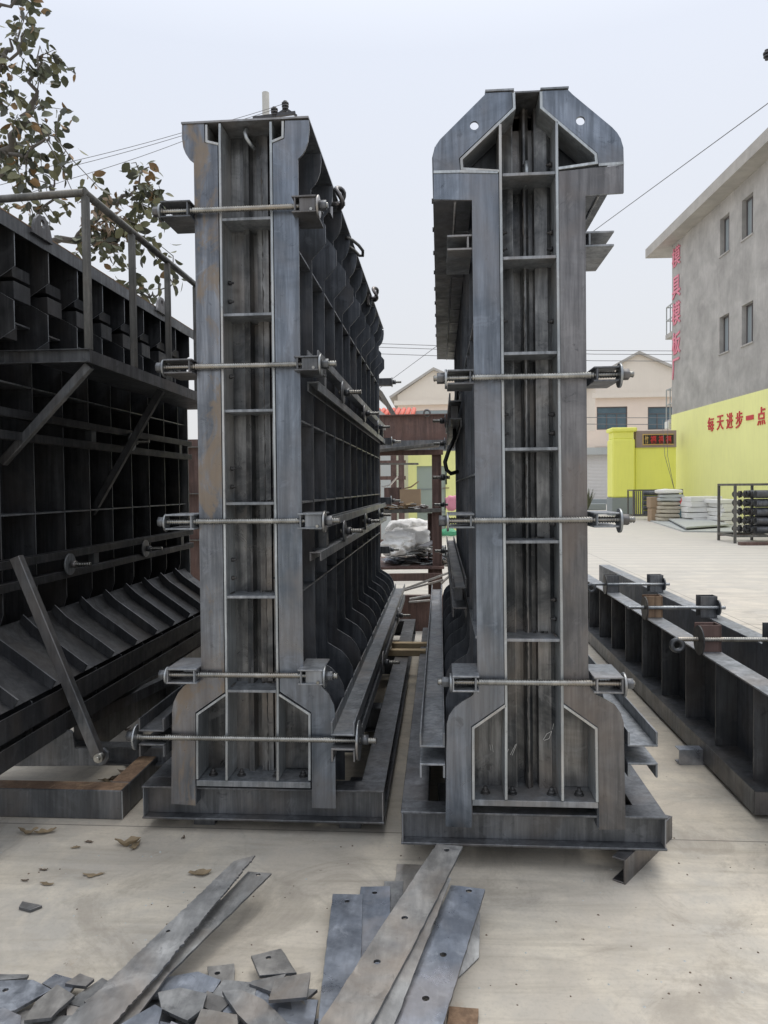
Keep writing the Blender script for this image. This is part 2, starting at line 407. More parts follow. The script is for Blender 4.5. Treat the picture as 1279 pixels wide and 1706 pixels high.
def tie(root, D, y, x0, x1, left=None, right=None, yoff=-.030, hb=26):
    """threaded tie rod across the end of a mould with its clamp brackets; all px at depth D"""
    a = P(x0, y + (x1-x0)*.007, D); b = P(x1, y - (x1-x0)*.007, D); z = (a.z+b.z)/2
    a = Vector((a.x, D+yoff, z)); b = Vector((b.x, D+yoff, z))
    mb = MB(); rod_mesh(mb, a, b); rod = mb.build('tie_rod', 'zinc', root)
    for side, cl in ((-1, left), (1, right)):
        if not cl: continue
        xa, xb, style = cl
        Xa, Xb = P(xa, y, D).x, P(xb, y, D).x
        inn, outx = (Xb, Xa) if side < 0 else (Xa, Xb)
        h = hb/2*D/F; t = .007; y0, y1 = D-.062, D+.15
        mb = MB()
        mb.box((Xa, y0, z+h-t), (Xb, y1, z+h)); mb.box((Xa, y0+.001, z-h), (Xb, y1-.001, z-h+t))
        wi = inn + (-side)*-.0 + side*.010
        mb.box((min(wi, wi+side*t), y0+.002, z-h+t), (max(wi, wi+side*t), y1-.002, z+h-t))
        if style == 1:
            xm = Xa + (Xb-Xa)*.30
            mb.box((xm, y0+.010, z-h+t), (Xb-.004, y0+.016, z+h-t))
        elif style == 2:
            mb.box((outx-side*t, y0+.002, z-h+t), (outx, y1-.002, z+h-t))
        cb = mb.build('clamp_bracket', ['dark', 'cutd'] if y < 700 else ['cutd', 'cutd'], root, bevel=.0012)
        if style == 1:
            m2 = MB(); disc(m2, (Xb-.022, y0+.006, z-h+.012), (0, 1, 0), .0065, .012, 10); m2.build('bolt', 'zinc', cb)
        m2 = MB(); disc(m2, (outx+side*.006, D+yoff, z-.004), (1, 0, 0), .047 if side > 0 else .038, .009, 26); m2.build('washer', 'bright', rod, bevel=.001)
        m2 = MB(); disc(m2, (outx+side*.026, D+yoff, z), (1, 0, 0), .0225, .030, 6); m2.build('nut', 'dark', rod, bevel=.0015)
    return rod

def stub(root, x, Y, z, side, ln=.11, r=.062, plate=True):
    a = Vector((x-side*.02, Y, z)); b = Vector((x+side*ln, Y, z))
    mb = MB(); rod_mesh(mb, a, b, n=8); rod = mb.build('tie_rod', 'zinc', root)
    if plate:
        m2 = MB(); disc(m2, (x+side*.006, Y, z), (1, 0, 0), r, .010, 24); m2.build('washer', 'cutd', rod)
    m2 = MB(); disc(m2, (x+side*.030, Y, z), (1, 0, 0), .0225, .032, 6); m2.build('nut', 'dark', rod)
    return rod

def waler(root, xi, xo, zc, y0, y1, gap=.075, fl=.05, t=.008, mat='cutd'):
    """pair of rolled channels back to back, flanges away from the gap"""
    x0, x1 = sorted((xi, xo))
    for s in (1, -1):
        mb = MB(); z0 = zc + s*gap/2
        mb.box((x0, y0, z0), (x1, y1, z0+s*t))
        for xx in (x0, x1-t): mb.box((xx, y0+.0015, z0+s*t), (xx+t, y1-.0015, z0+s*(t+fl)))
        mb.build('waler_channel', mat, root, bevel=.0015)
    for Y in (y0+.25, (y0+y1)/2, y1-.25):
        MB().box(((x0+x1)/2-.02, Y-.03, zc-gap/2+.0005), ((x0+x1)/2+.02, Y+.03, zc+gap/2-.0005)).build('waler_spacer', 'dark', root)

def ibeam(mb, p, q, z0, z1, wd, tf=.009, tw=.007, mi=0):
    p = Vector((p[0], p[1], 0)); q = Vector((q[0], q[1], 0))
    for zz, hh, ww in ((z0+tf/2, tf, wd), (z1-tf/2, tf, wd), ((z0+z1)/2, z1-z0-2*tf, tw)):
        mb.bar(p+Vector((0,0,zz)), q+Vector((0,0,zz)), ww, hh, mi=mi)

def poly(pts, D): return [xz(x, y, D) for x, y in pts]

def wall_mould(D, Yend, label, plates, strips, cols, colframe, ledge, bars, skins, ribY, ribprofs, shelves, holes=()):
    px0 = plates[0][0][0]
    base = P(px0[0], px0[1], D)
    root = thing('wall_mould', (base.x, D, base.z), label, 'steel mould', 'tall wall moulds')
    for i, (pts, mat) in enumerate(plates):
        hs = [circle(*xz(hx, hy, D), hr*D/F) for hi, hx, hy, hr in holes if hi == i]
        o = MB().prism(poly(pts, D), XZ(D), .012, holes=hs, mside=1).build('end_plate', [mat, 'cutd'], root)
        c = copypart(o, root, (0, Yend-D, 0)); c.name = 'end_plate'
    for pts in strips:
        strip(MB(), poly(pts, D), .0105, D-.004, D+.15).build('flange_strip', 'cut', root, bevel=.001)
    # recessed end panel: vertical folds, its profile given as (fraction, depth)
    (xt0, xt1, yt), (xb0, xb1, yb) = colframe
    mb = MB(); vs = []
    for f, dep in cols:
        a = xz(xt0+(xt1-xt0)*f, yt, D); c = xz(xb0+(xb1-xb0)*f, yb, D)
        vs += [(a[0], D+dep, a[1]), (c[0], D+dep, c[1])]
    mb.add(vs, [(2*i, 2*i+1, 2*i+3, 2*i+2) for i in range(len(cols)-1)])
    ep = mb.build('end_panel', 'web', root)
    wf = .68 if D == DL else .47
    a = xz(xt0+(xt1-xt0)*wf, yt+(60 if D == DL else 150), D); c = xz(xb0+(xb1-xb0)*wf, yb, D); pts = []; rs = []
    n = 150; rr = random.Random(3)
    for i in range(n+1):
        k = i/n; pts.append((a[0]+(c[0]-a[0])*k + rr.uniform(-.0015, .0015), D+.127, a[1]+(c[1]-a[1])*k))
        rs.append(rr.uniform(.001, .0042) if rr.random() < .8 else .0006)
    MB().tube(pts, rs, 6).build('weld_seam', 'weld', ep)
    # crossbars with weld lumps
    for y in bars:
        f = (y-yt)/(yb-yt); xa = xt0+(xb0-xt0)*f; xb = xt1+(xb1-xt1)*f
        p = P(xa, y, D); q = P(xb, y, D); z = (p.z+q.z)/2
        mb = MB(); mb.box((p.x+.0045, D+.002, z-.006), (q.x-.0045, D+.19, z+.006), 0)
        cb = mb.build('crossbar', 'cutd', root, bevel=.001)
        mb = MB()
        for k in range(7):
            xx = p.x + (q.x-p.x)*rr.uniform(.55, .85); mb.tube([(xx-.006, D+.122, z+.008), (xx+.006, D+.122, z+.008)], .005, 6)
        mb.build('weld_lumps', 'weld', cb)
        for xx in (p.x+.012, q.x-.012): MB().tube([(xx, D+.05, z+.007), (xx, D+.11, z+.007)], .0045, 6).build('weld_seam', 'weld', cb)
    # bolts holding the flanges, two in each bay
    bl = None; ys = [yt+60]+list(bars)
    for i in range(len(ys)-1):
        for k in (.62, .82):
            y = ys[i] + (ys[i+1]-ys[i])*k; f = (y-yt)/(yb-yt)
            for sd_, x in ((1, xt0+(xb0-xt0)*f+5), (-1, xt1+(xb1-xt1)*f-5)):
                if rr.random() < .3: continue
                p = P(x, y, D); c = Vector((p.x, D+.085, p.z))
                if bl is None:
                    mb = MB(); disc(mb, c, (1, 0, 0), .010, .012, 6); disc(mb, c, (1, 0, 0), .005, .034, 8)
                    bl = mb.build('bolt', 'bolt', root); bc = c
                else: copypart(bl, root, c-bc)
    # base ledge and its anchor bolts
    (lx0, ly0), (lx1, ly1), bxs = ledge
    p = P(lx0, (ly0+ly1)/2, D); q = P(lx1, (ly0+ly1)/2, D)
    t = 5*D/F
    lg = MB().box((p.x, D+.001, p.z-t), (q.x, D+.19, p.z+t)).build('base_ledge', 'cutd', root, bevel=.001)
    ab = None
    for bx in bxs:
        c = P(bx, ly0-12, D); c = Vector((c.x, D+.07, p.z+t+.008))
        if ab is None:
            mb = MB(); disc(mb, c, (0, 0, 1), .015, .016, 6); disc(mb, c+Vector((0, 0, .006)), (0, 0, 1), .008, .03, 8); disc(mb, c-Vector((0, 0, .006)), (0, 0, 1), .02, .004, 14)
            ab = mb.build('anchor_bolt', 'bolt', root); ac = c
        else: copypart(ab, root, c-ac)
    # side skins, ribs and stiffeners
    for pts in skins:
        pp = poly(pts, D); mb = MB()
        mb.prism(offset_strip(pp, .006), XZ(D+.012), Yend-D-.012); mb.build('side_skin', 'darkb', root)
    for prof in ribprofs:
        mb = MB()
        for pl in prof: mb.prism(pl, XZ(ribY[0]), .008, mi=0, mside=1)
        rb = mb.build('rib', ['darkb', 'cutd'], root)
        for Y in ribY[1:]: copypart(rb, root, (0, Y-ribY[0], 0))
    for (x0, x1, z) in shelves:
        MB().box((x0, D+.013, z-.004), (x1, Yend-.001, z+.004)).build('stiffener', 'cutd', root)
    return root

# ---- the left one (square head with rounded lobes)
Lpl = [(285,1339),(286.5,1185),(289,1170),(296,1155),(306,1143),(334,1125),(335,1110),(322.6,271),(315,265),(309,256),(305,246),(302.7,230),(302.7,206.8),(339.5,205.7),(340.6,238),(362,240),(374,1153),(325,1187),(325.5,1342)]
Lpr = [(559,1347),(558,1190),(556,1175),(548,1158),(535,1143),(506,1125),(505,1110),(496,265),(503,258),(508,250),(513,235),(515,215),(514,200),(474.6,201),(473.4,231),(454,239),(466,1152),(518.6,1187),(519.5,1346)]
Lst = [[(366,206),(366,241),(377.5,1155),(377.5,1300)], [(375.5,1157),(328.5,1190),(328.5,1298)], [(343.5,208),(344,236),(363.5,240.5)],
       [(450.5,203),(451,241),(462.5,1155),(462.5,1300)], [(464.5,1157),(515.5,1190),(515.5,1300)], [(471,202),(470.5,229),(452.8,236.5)]]
Lcols = [(-.02, .15), (.28, .15), (.30, .125), (.42, .115), (.43, .19), (.54, .19), (.56, .135), (.67, .128), (.69, .128), (.79, .132), (.80, .18), (.825, .18), (.83, .13), (1.02, .13)]
YL = 7.45
def P2(px, py): return xz(px, py, DL)
edge = [xz(x, y, DL) for x, y in Lpr]
# rib profile on the open side: the lobe at the top and a stepped bracket seat beneath it
ex = xz(496, 265, DL)[0]
bump_pts = [(ex, 2.64), (ex+.068, 2.715), (ex+.068, 2.80), (ex, 2.885)]
ribR = edge[:7] + bump_pts + edge[7:]
ribL = poly(Lpl, DL)
lx = xz(322.6, 271, DL)[0]
ribLb = ribL[:7] + [(lx, 2.64), (lx-.068, 2.715), (lx-.068, 2.80), (lx, 2.885)] + ribL[7:]
skinR = [(474,201),(473,231),(455,239),(467,1153),(520,1188),(520.5,1346)]
skinL = [(339,206),(340,238),(361,240),(373,1153),(324.5,1187),(325,1341)]
ribYL = [3.52 + .372*i for i in range(11)]
sx0R = xz(460, 700, DL)[0]; sx1R = xz(500, 700, DL)[0]-.002; sx0L = xz(368, 700, DL)[0]; sx1L = xz(331, 700, DL)[0]+.002
shL = [(sx0R, sx1R, z) for z in (2.59, 1.85, 1.49, 1.10)] + [(sx1L, sx0L, z) for z in (2.59, 1.85, 1.49, 1.10)]
ML = wall_mould(DL, YL, 'tall square-headed wall mould with rounded lobes and five tie rods across its end', [(Lpl, 'steelr'), (Lpr, 'steel')], Lst, Lcols,
    ((366, 451, 200), (377.5, 463, 1302)), ((327,1301),(517,1309),(347,395,455,500)), (364, 523.5, 684, 839, 995, 1152), [skinL, skinR], ribYL, [[ribLb], [ribR]], shL)
# base side panels, top cover, lifting hook
for (xa, xb, ya) in ((330, 377, 1160), (463, 515, 1160)):
    a = xz(xa, 1300, DL); b = xz(xb, 1150, DL)
    MB().box((a[0], DL+.150, a[1]), (b[0], DL+.156, b[1])).build('base_panel', 'web', ML)
a = P(302, 205, DL); b = P(514, 201, DL); zt = (a.z+b.z)/2
MB().box((a.x, DL-.006, zt+.002), (b.x, YL, zt+.010)).build('top_plate', 'cutd', ML)
a = P(366, 210, DL); b = P(451, 240, DL)
hk = P(404, 206, DL)
MB().tube([(hk.x, DL+.06, zt), (hk.x, DL+.035, zt-.03), (hk.x+.008, DL+.03, zt-.055), (hk.x+.022, DL+.05, zt-.075), (hk.x+.03, DL+.08, zt-.082)], .0085, 10).build('lifting_hook', 'cut', ML)
tie(ML, DL, 352, 265, 548, (275, 324, 0), (490, 530, 1), hb=27)
tie(ML, DL, 611, 266, 562, (280, 327, 0), (494, 534, 1), hb=24)
tie(ML, DL, 868, 272, 568, (283, 330, 0), (499, 540, 1), hb=26)
tie(ML, DL, 1122, 268, 564, (285, 335, 2), (500, 541, 1), hb=26)
# walers down both long sides, with their ties
wxi = xz(497, 600, DL)[0]; wxl = xz(332, 600, DL)[0]
for zc, g in ((2.09, .10), (1.31, .10)):
    waler(ML, wxi+.006, wxi+.062, zc, DL+.165, YL+.12, gap=g, fl=.035)
    waler(ML, wxl-.062, wxl-.006, zc, DL+.165, YL+.12, gap=g, fl=.035)
    for Y in (4.15, 5.35, 6.55):
        stub(ML, wxi+.064, Y, zc, 1); stub(ML, wxl-.064, Y, zc, -1)
# ties at the far end
for z, x1 in ((2.62, -.46), (2.02, -.47), (1.42, -.48), (.92, -.50)):
    stub(ML, x1-.02, YL+.06, z, 1, ln=.10, r=.05)
    MB().box((wxi-.05, YL+.013, z-.035), (x1-.02, YL+.11, z+.035)).build('clamp_bracket', 'dark', ML)
# low bolster channels along both feet with the bottom tie
za = P(580, 1228, DL).z
waler(ML, xz(555, 1228, DL)[0], xz(594, 1228, DL)[0], za, DL-.07, 7.75, gap=.055, fl=.05, mat='cutd')
waler(ML, xz(238, 1226, DL)[0], xz(280, 1226, DL)[0], za, DL-.05, 7.75, gap=.055, fl=.05, mat='dark')
tie(ML, DL, 1227, 222, 628, None, None)
for sx_, xx in ((1, 597), (-1, 234)):
    X = xz(xx, 1228, DL)[0]
    m2 = MB(); disc(m2, (X+sx_*.004, DL-.03, za-.003), (1, 0, 0), .085 if sx_ > 0 else .056, .010, 28); m2.build('washer', 'bright', ML)
    m2 = MB(); disc(m2, (X+sx_*.030, DL-.03, za), (1, 0, 0), .023, .034, 6); m2.build('nut', 'dark', ML)
for Y in (4.6, 6.3): stub(ML, xz(594, 1228, DL)[0]+.004, Y, za, 1, r=.07)
# lifting eyes along the top edge
xe = xz(514, 205, DL)[0]
for Y, zz in ((3.95, -.05), (6.1, .0)):
    zc = zt+zz; mb = MB(); mb.tube([(xe+.035+.016*math.sin(2*t_), Y+.05*math.sin(t_), zc+.05*math.cos(t_)) for t_ in [2*math.pi*k/18 for k in range(19)]], .013, 8, cap=False)
    mb.box((xe-.03, Y-.045, zc-.09), (xe-.012, Y+.045, zc+.03)); mb.tube([(xe-.03, Y, zc-.03), (xe+.06, Y, zc-.03)], .012, 8)
    mb.build('lifting_eye', 'brownsteel', ML)
MB().tube([(xe-.02, 4.62, zt-.03), (xe+.015, 4.66, zt-.035), (xe+.05, 4.70, zt-.055), (xe+.075, 4.72, zt-.085), (xe+.072, 4.74, zt-.11), (xe+.05, 4.75, zt-.105), (xe+.02, 4.74, zt-.075), (xe-.015, 4.74, zt-.05)], .010, 8).build('sling_loop', 'pipe', ML)

# ---- the right one (hooded head with two lifting holes)
Rhl = [(722,285),(721.3,261),(722.5,252),(726,242),(732.5,232.6),(807.6,157.5),(808,155),(852,153),(853.5,179),(764.5,263.4),(766.3,284)]
Rhr = [(903.3,151.5),(946.5,150),(954,157.5),(1019.6,212),(1028,221),(1034,231),(1038.4,246),(1039,270),(997,274),(995,255),(904,178)]
Rll = [(742,1377),(744,1207),(748,1192),(757,1179),(770,1169),(788,1158),(794,1142),(795,1112),(786,333),(722,332),(722,289),(830,288),(840,1172),(784.6,1210),(785.5,1379)]
Rlr = [(1042,1382),(1039,1204),(1034,1188),(1024,1174),(1010,1166),(990,1156),(982,1142),(980,1112),(975,325),(1039,321),(1039,274.5),(930.7,285.5),(939,1171),(996,1212),(998,1382)]
Rst = [[(833,207),(833.5,290),(843,1172),(843,1332)], [(842,1175),(788,1213),(788.5,1332)], [(855.5,155),(856.5,181),(768.5,265.5),(769.5,281.5),(831,285.5)],
       [(927,203),(927.5,285),(936.5,1172),(937,1334)], [(938,1175),(993,1214),(994.5,1336)], [(901,153),(901.5,180),(992,257.5),(993.5,271.5),(929.5,281)]]
RTOP = 1
Rcols = [(-.02, .14), (.24, .125), (.26, .125), (.27, .19), (.42, .19), (.43, .14), (.46, .128), (.50, .128), (.56, .14), (.57, .19), (.66, .19), (.67, .135), (.9, .125), (1.02, .14)]
YR = 6.55
ribYR = [3.30 + .36*i for i in range(9)]
skR = [(846,155),(852,180),(764,263.5),(766,286),(831,290),(840.5,1173),(785.5,1210.5),(786,1378)]
skR2 = [(903,152.5),(904.5,179),(995.5,255.5),(997,275),(930,287),(938.5,1171.5),(995.5,1212.5),(997,1381)]
sL0 = xz(836, 700, DR)[0]; sL1 = xz(790, 700, DR)[0]; sR0 = xz(934, 700, DR)[0]; sR1 = xz(976, 700, DR)[0]
shR = [(sL1, sL0, z) for z in (2.2, 1.6, .95)] + [(sR0, sR1, z) for z in (2.2, 1.6, .95)]
MR = wall_mould(DR, YR, 'tall wall mould with a wide hood pierced by two round lifting holes',
    [(Rll, 'steel'), (Rlr, 'brownsteel'), (Rhl, 'steel'), (Rhr, 'steel')], Rst, Rcols,
    ((834, 926, 150), (843, 937, 1336)), ((787,1332),(997,1343),(810,856,923,970)), (289, 428.5, 588, 748, 903, 1067), [skR, skR2], ribYR,
    [[poly(Rhl, DR), poly(Rll, DR)], [poly([(min(x, 1012), y) for x, y in Rhr], DR), poly([(x if y > 700 else min(x, 1012), y) for x, y in Rlr], DR)]], shR, holes=((2, 790, 209, 7.2), (3, 967, 201, 7.2)))
for pts in ([(766,284),(764,263),(836,200),(836,290)], [(924,200),(997,256),(998,276),(924,288)]):
    MB().prism(poly(pts, DR), XZ(DR+.17), .006).build('head_panel', 'darkb', MR)
for (xa, xb) in ((789, 843), (937, 994)):
    a = xz(xa, 1335, DR); b = xz(xb, 1168, DR)
    MB().box((a[0], DR+.150, a[1]), (b[0], DR+.156, b[1])).build('base_panel', 'web', MR)
a = xz(834, 290, DR); b = xz(926, 150, DR)
MB().box((a[0], DR+.19, a[1]+.25), (b[0], DR+.196, b[1]-.01)).build('head_panel', 'darkb', MR)
# weld seams where head and lower plates meet, top caps, hook
for a, b in (((722, 287), (766, 286)), ((766, 286), (829, 287)), ((997, 275), (1039, 272))):
    p = P(*a, DR); q = P(*b, DR); MB().bar((p.x, DR-.001, p.z), (q.x, DR-.001, q.z), .006, .010).build('weld_seam', 'cut', MR)
for a, b in (((808, 154.5), (856, 152.5)), ((900, 151), (947, 149.5))):
    p = P(*a, DR); q = P(*b, DR); z = (p.z+q.z)/2+.006
    MB().box((p.x, DR-.005, z-.003), (q.x, YR, z+.004)).build('top_plate', 'cutd', MR)
a = xz(850, 152.5, DR); b = xz(905, 151.5, DR)
MB().box((a[0], DR+.004, a[1]-.004), (b[0], YR, a[1]+.002)).build('slot_cover', 'dark', MR)
# hood skins over the ribs
for pts in ([(721,289),(720.3,261),(725,242)],):
    MB().prism(offset_strip(poly(pts, DR), .004), XZ(DR+.0125), YR-DR-.01).build('hood_skin', 'darkb', MR)
for sgn, xa, xb in ((-1, 722, 786), (1, 975, 1013)):
    a = xz(xa, 332 if sgn < 0 else 322, DR); b = xz(xb, 332 if sgn < 0 else 323, DR)
    MB().box((min(a[0], b[0]), DR+.013, a[1]-.004), (max(a[0], b[0]), YR, a[1]+.002)).build('hood_soffit', 'darkb', MR)
    xo = a[0]+.003 if sgn < 0 else b[0]-.003
    MB().box((xo-.003, DR+.0125, a[1]), (xo+.003, YR-.002, a[1]+.16)).build('hood_skin', 'darkb', MR)
    xm = (a[0]+b[0])/2
    MB().tube([(xm+.01, DR+.02, a[1]-.006), (xm+.01, YR, a[1]-.006)], .005, 6).build('weld_seam', 'cutd', MR)
    b0 = None
    for Y in ribYR:
        c = Vector((xo + sgn*.004, Y, a[1]+.13))
        if b0 is None:
            mb = MB(); disc(mb, c, (1, 0, 0), .012, .018, 8); b0 = mb.build('bolt', 'bolt', MR); bc = c
        else: copypart(b0, MR, c-bc)
hk = P(881, 278, DR)
MB().tube([(hk.x, DR+.13, hk.z+.06), (hk.x, DR+.09, hk.z+.055), (hk.x, DR+.075, hk.z+.02), (hk.x, DR+.08, hk.z-.02), (hk.x, DR+.13, hk.z-.03)], .009, 8).build('lifting_hook', 'cut', MR)
tie(MR, DR, 629, 722, 1052, (745, 788, 0), (984, 1026, 0), hb=24)
tie(MR, DR, 866, 734, 1054, (748, 789, 0), (984, 1026, 0), hb=24)
tie(MR, DR, 1134, 729, 1054, (753, 797, 2), (984, 1033, 2), hb=27)
# empty bracket pairs under the hood
for xa, xb, yc, wbx in ((745, 787, 400, 780), (977, 1026, 394, 985)):
    a = P(xa, yc, DR); b = P(xb, yc, DR); wx = P(wbx, yc, DR).x; y0 = DR+.03
    mb = MB(); mb.box((a.x, y0, a.z+.022), (b.x, y0+.34, a.z+.030)); mb.box((a.x, y0, a.z-.030), (b.x, y0+.34, a.z-.022)); mb.box((wx-.004, y0+.001, a.z-.022), (wx+.004, y0+.338, a.z+.022))
    mb.build('bracket_channel', 'cutd', MR, bevel=.001)
# waler stretches along the inner side, far ties and the low bolsters
xl = xz(787, 700, DR)[0]; xr = xz(977, 700, DR)[0]
for zc, y0 in ((1.02, DR+.6), (1.98, DR+1.2)):
    waler(MR, xl-.075, xl-.006, zc, y0, YR+.1, gap=.09, fl=.04, mat='dark')
    waler(MR, xr+.006, xr+.062, zc, DR+.9, YR+.1, gap=.09, fl=.04, mat='dark')
for Y, z in ((5.6, 2.05), (6.3, 1.92), (5.2, 1.62), (6.45, 1.40), (6.4, 1.0)):
    stub(MR, xl-.08, Y, z, -1, ln=.10, r=.05)
zb = P(720, 1256, DR).z
waler(MR, xz(699, 1256, DR)[0], xz(741, 1256, DR)[0], zb, DR-.02, 7.45, gap=.065, fl=.05, mat='cutd')
waler(MR, xz(1046, 1252, DR)[0], xz(1096, 1252, DR)[0], zb+.01, DR+.0, 7.2, gap=.065, fl=.05, mat='cutd')
# chalk strokes on the base panel
mb = MB()
for x0, y0, x1, y1 in ((822,1272,820,1262),(826,1275,824,1262),(846,1280,852,1266),(855,1276,864,1258),(858,1277,866,1257),(912,1250,918,1240),(918,1240,927,1235),(927,1235,922,1248),(922,1248,914,1251),(928,1232,930,1222)):
    p = P(x0, y0, DR); q = P(x1, y1, DR); dd = .1485 if not 843 < x0 < 937 else .123
    mb.bar((p.x, DR+dd, p.z), (q.x, DR+dd, q.z), .0016, .0016)
mb.build('chalk_mark', 'chalk', MR)

# ---- loose cable hanging against the hooded mould
cab = []
for px, py, Y in ((762, 640, 4.9), (757, 700, 4.85), (757, 730, 4.8), (747, 752, 4.75), (741, 770, 4.7), (744, 783, 4.7), (751, 789, 4.7), (762, 786, 4.75)):
    cab.append(P(px, py, Y))
o = MB().tube(cab, .013, 8).build('cable_loop', 'rubber'); rebase(o)
tag(o, 'black cable loop hanging against the inner side of the hooded mould', 'cable')

# ================================================================== BEAM FRAMES UNDER THE MOULDS
def beam_frame(x0, x1, Y0, Y1, z0, z1, label, wd=.11, cross=()):
    r = thing('beam_frame', ((x0+x1)/2, Y0, z0), label, 'beam frame', 'rolled steel beam frames carrying the moulds')
    def bm_(p, q):
        mb = MB(); ibeam(mb, p, q, z0, z1, wd); mb.build('beam', 'dark', r, bevel=.0015)
    bm_((x0, Y0+wd/2), (x1, Y0+wd/2))
    for x in (x0+wd/2, x1-wd/2): bm_((x, Y0+wd+.001), (x, Y1-wd-.001))
    bm_((x0, Y1-wd/2), (x1, Y1-wd/2))
    for Y in cross: bm_((x0+wd+.001, Y), (x1-wd-.001, Y))
    for x in (x0+.004, x1-.009): MB().box((x, Y0+.004, z0+.010), (x+.005, Y0+wd-.004, z1-.010)).build('end_stiffener', 'cutd', r)
    return r
fl0, fl1 = P(237, 1383, DL+.014).x, P(640, 1387, DL+.014).x
beam_frame(fl0, fl1, DL+.014, 7.5, .062, .212, 'steel beam frame under the square-headed mould', cross=(4.5, 5.9))
fr0, fr1 = P(668, 1418, DR+.014).x, P(1112, 1421, DR+.014).x
beam_frame(fr0, fr1, DR+.014, 6.9, .102, .238, 'steel beam frame under the hooded mould, propped on a channel offcut', cross=(4.3, 5.6))

def channel_piece(name, p, q, h, wd, mat, label, t=.007, flip=1, cat='channel offcut', group=None):
    """short rolled channel lying with its web upright"""
    p = Vector(p); q = Vector(q); d = (q-p).normalized(); s_ = d.cross(Vector((0, 0, 1)))*flip
    mb = MB(); up = Vector((0, 0, 1))
    mb.bar(p+up*h/2, q+up*h/2, t, h)
    for zz in (t/2, h-t/2):
        o_ = s_*(wd/2 + t/2+.0005)
        mb.bar(p+o_+up*zz, q+o_+up*zz, wd, t)
    o = mb.build(name, mat, None, bevel=.001); rebase(o); tag(o, label, cat, group); return o
a = W(1040, 1474, 0); 
channel_piece('channel_offcut', a, a+Vector((.30, .40, 0)), .098, .045, 'brownsteel', 'short brown channel offcut wedged under the right corner of the hooded mould frame', flip=-1)
a = W(800, 1400, 0)
channel_piece('channel_offcut', Vector((.0, 3.05, 0)), Vector((-.02, 3.6, 0)), .098, .045, 'dark', 'dark channel offcut packed under the hooded mould frame by its left corner')
for i, (x, lab) in enumerate(((-1.1, 'flat packing block under the square-headed mould frame, beside the rusty box frame'), (-.42, 'flat packing block under the square-headed mould frame, on the gap side'))):
    mb = MB(); mb.box((x-.05, 3.3, 0), (x+.05, 3.75, .06)); o = mb.build('packing_block', 'dark', None, bevel=.002); rebase(o); tag(o, lab, 'packing block')
p = W(1131, 1274, 0); q = W(1186, 1274, 0)
channel_piece('channel_offcut', p, q, .085, .06, 'strip', 'short blue-grey channel offcut lying on the concrete beside the low mould', flip=-1)
# pale timbers across the gap
for k, (px, py) in enumerate(((668, 1080), (662, 1092))):
    p = W(px-16, py, .22); 
    mb = MB(); mb.box((p.x, p.y, .215+.0*k), (p.x+.30, p.y+.07, .262)); o = mb.build('timber_block', 'timber', None, bevel=.002); rebase(o)
    tag(o, ['farther pale timber block lying across the beams in the gap', 'nearer pale timber block lying across the beams in the gap'][k], 'timber block')

# ================================================================== OPEN MOULD HALF WITH WALKWAY (far side of the yard strip)
XE = -2.20; XS = -2.38          # rib edges / skin
Y0P, Y1P = 2.65, 6.30
MP = thing('mould_half', (XS, Y0P, .3), 'dark open mould half with ribbed face, carrying a railed walkway', 'steel mould')
ztop = P(0, 381, 3.70).z
def prof_half(xe, xs, ztop):
    return [(xs, .42), (xe+.32, .42), (xe+.325, .585), (xe+.195, .675), (xe+.045, .78), (xe-.025, .86), (xe, .93), (xe, 2.30), (xe+.10, 2.36), (xe+.10, 2.50), (xe, 2.56),
            (xe, 2.60), (xe+.11, 2.67), (xe+.11, ztop-.06), (xe+.05, ztop-.01), (xs, ztop-.01)]
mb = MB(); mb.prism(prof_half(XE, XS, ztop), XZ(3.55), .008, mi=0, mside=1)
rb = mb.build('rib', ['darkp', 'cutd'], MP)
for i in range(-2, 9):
    if i: copypart(rb, MP, (0, .32*i, 0))
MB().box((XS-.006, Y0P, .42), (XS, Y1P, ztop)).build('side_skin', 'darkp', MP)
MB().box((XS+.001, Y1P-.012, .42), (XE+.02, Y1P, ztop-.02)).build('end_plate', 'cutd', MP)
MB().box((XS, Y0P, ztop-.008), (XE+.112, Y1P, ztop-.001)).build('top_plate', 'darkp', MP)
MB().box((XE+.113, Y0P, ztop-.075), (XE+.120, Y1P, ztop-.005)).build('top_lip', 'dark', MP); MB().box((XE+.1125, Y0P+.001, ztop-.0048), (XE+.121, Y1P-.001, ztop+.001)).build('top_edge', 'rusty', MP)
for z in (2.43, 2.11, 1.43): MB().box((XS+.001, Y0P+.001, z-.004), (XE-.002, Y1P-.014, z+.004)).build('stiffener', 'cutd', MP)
# boxes stepped out between the ribs near the top
for dims in (((XE-.08, .0, 2.52), (XE+.075, .15, 2.61)), ((XE-.08, -.02, 2.33), (XE+.02, .11, 2.41)), ((XE-.06, .03, 2.64), (XE+.05, .19, 2.70))):
    bx = None; y_ = 3.60
    for i in range(0, 8):
        if bx is None:
            (a0, b0_, c0), (a1, b1_, c1) = dims
            bx = MB().box((a0, y_+b0_, c0), (a1, y_+b1_, c1)).build('rib_box', 'darkp', MP, bevel=.002)
        else: copypart(bx, MP, (0, .32*i, 0))
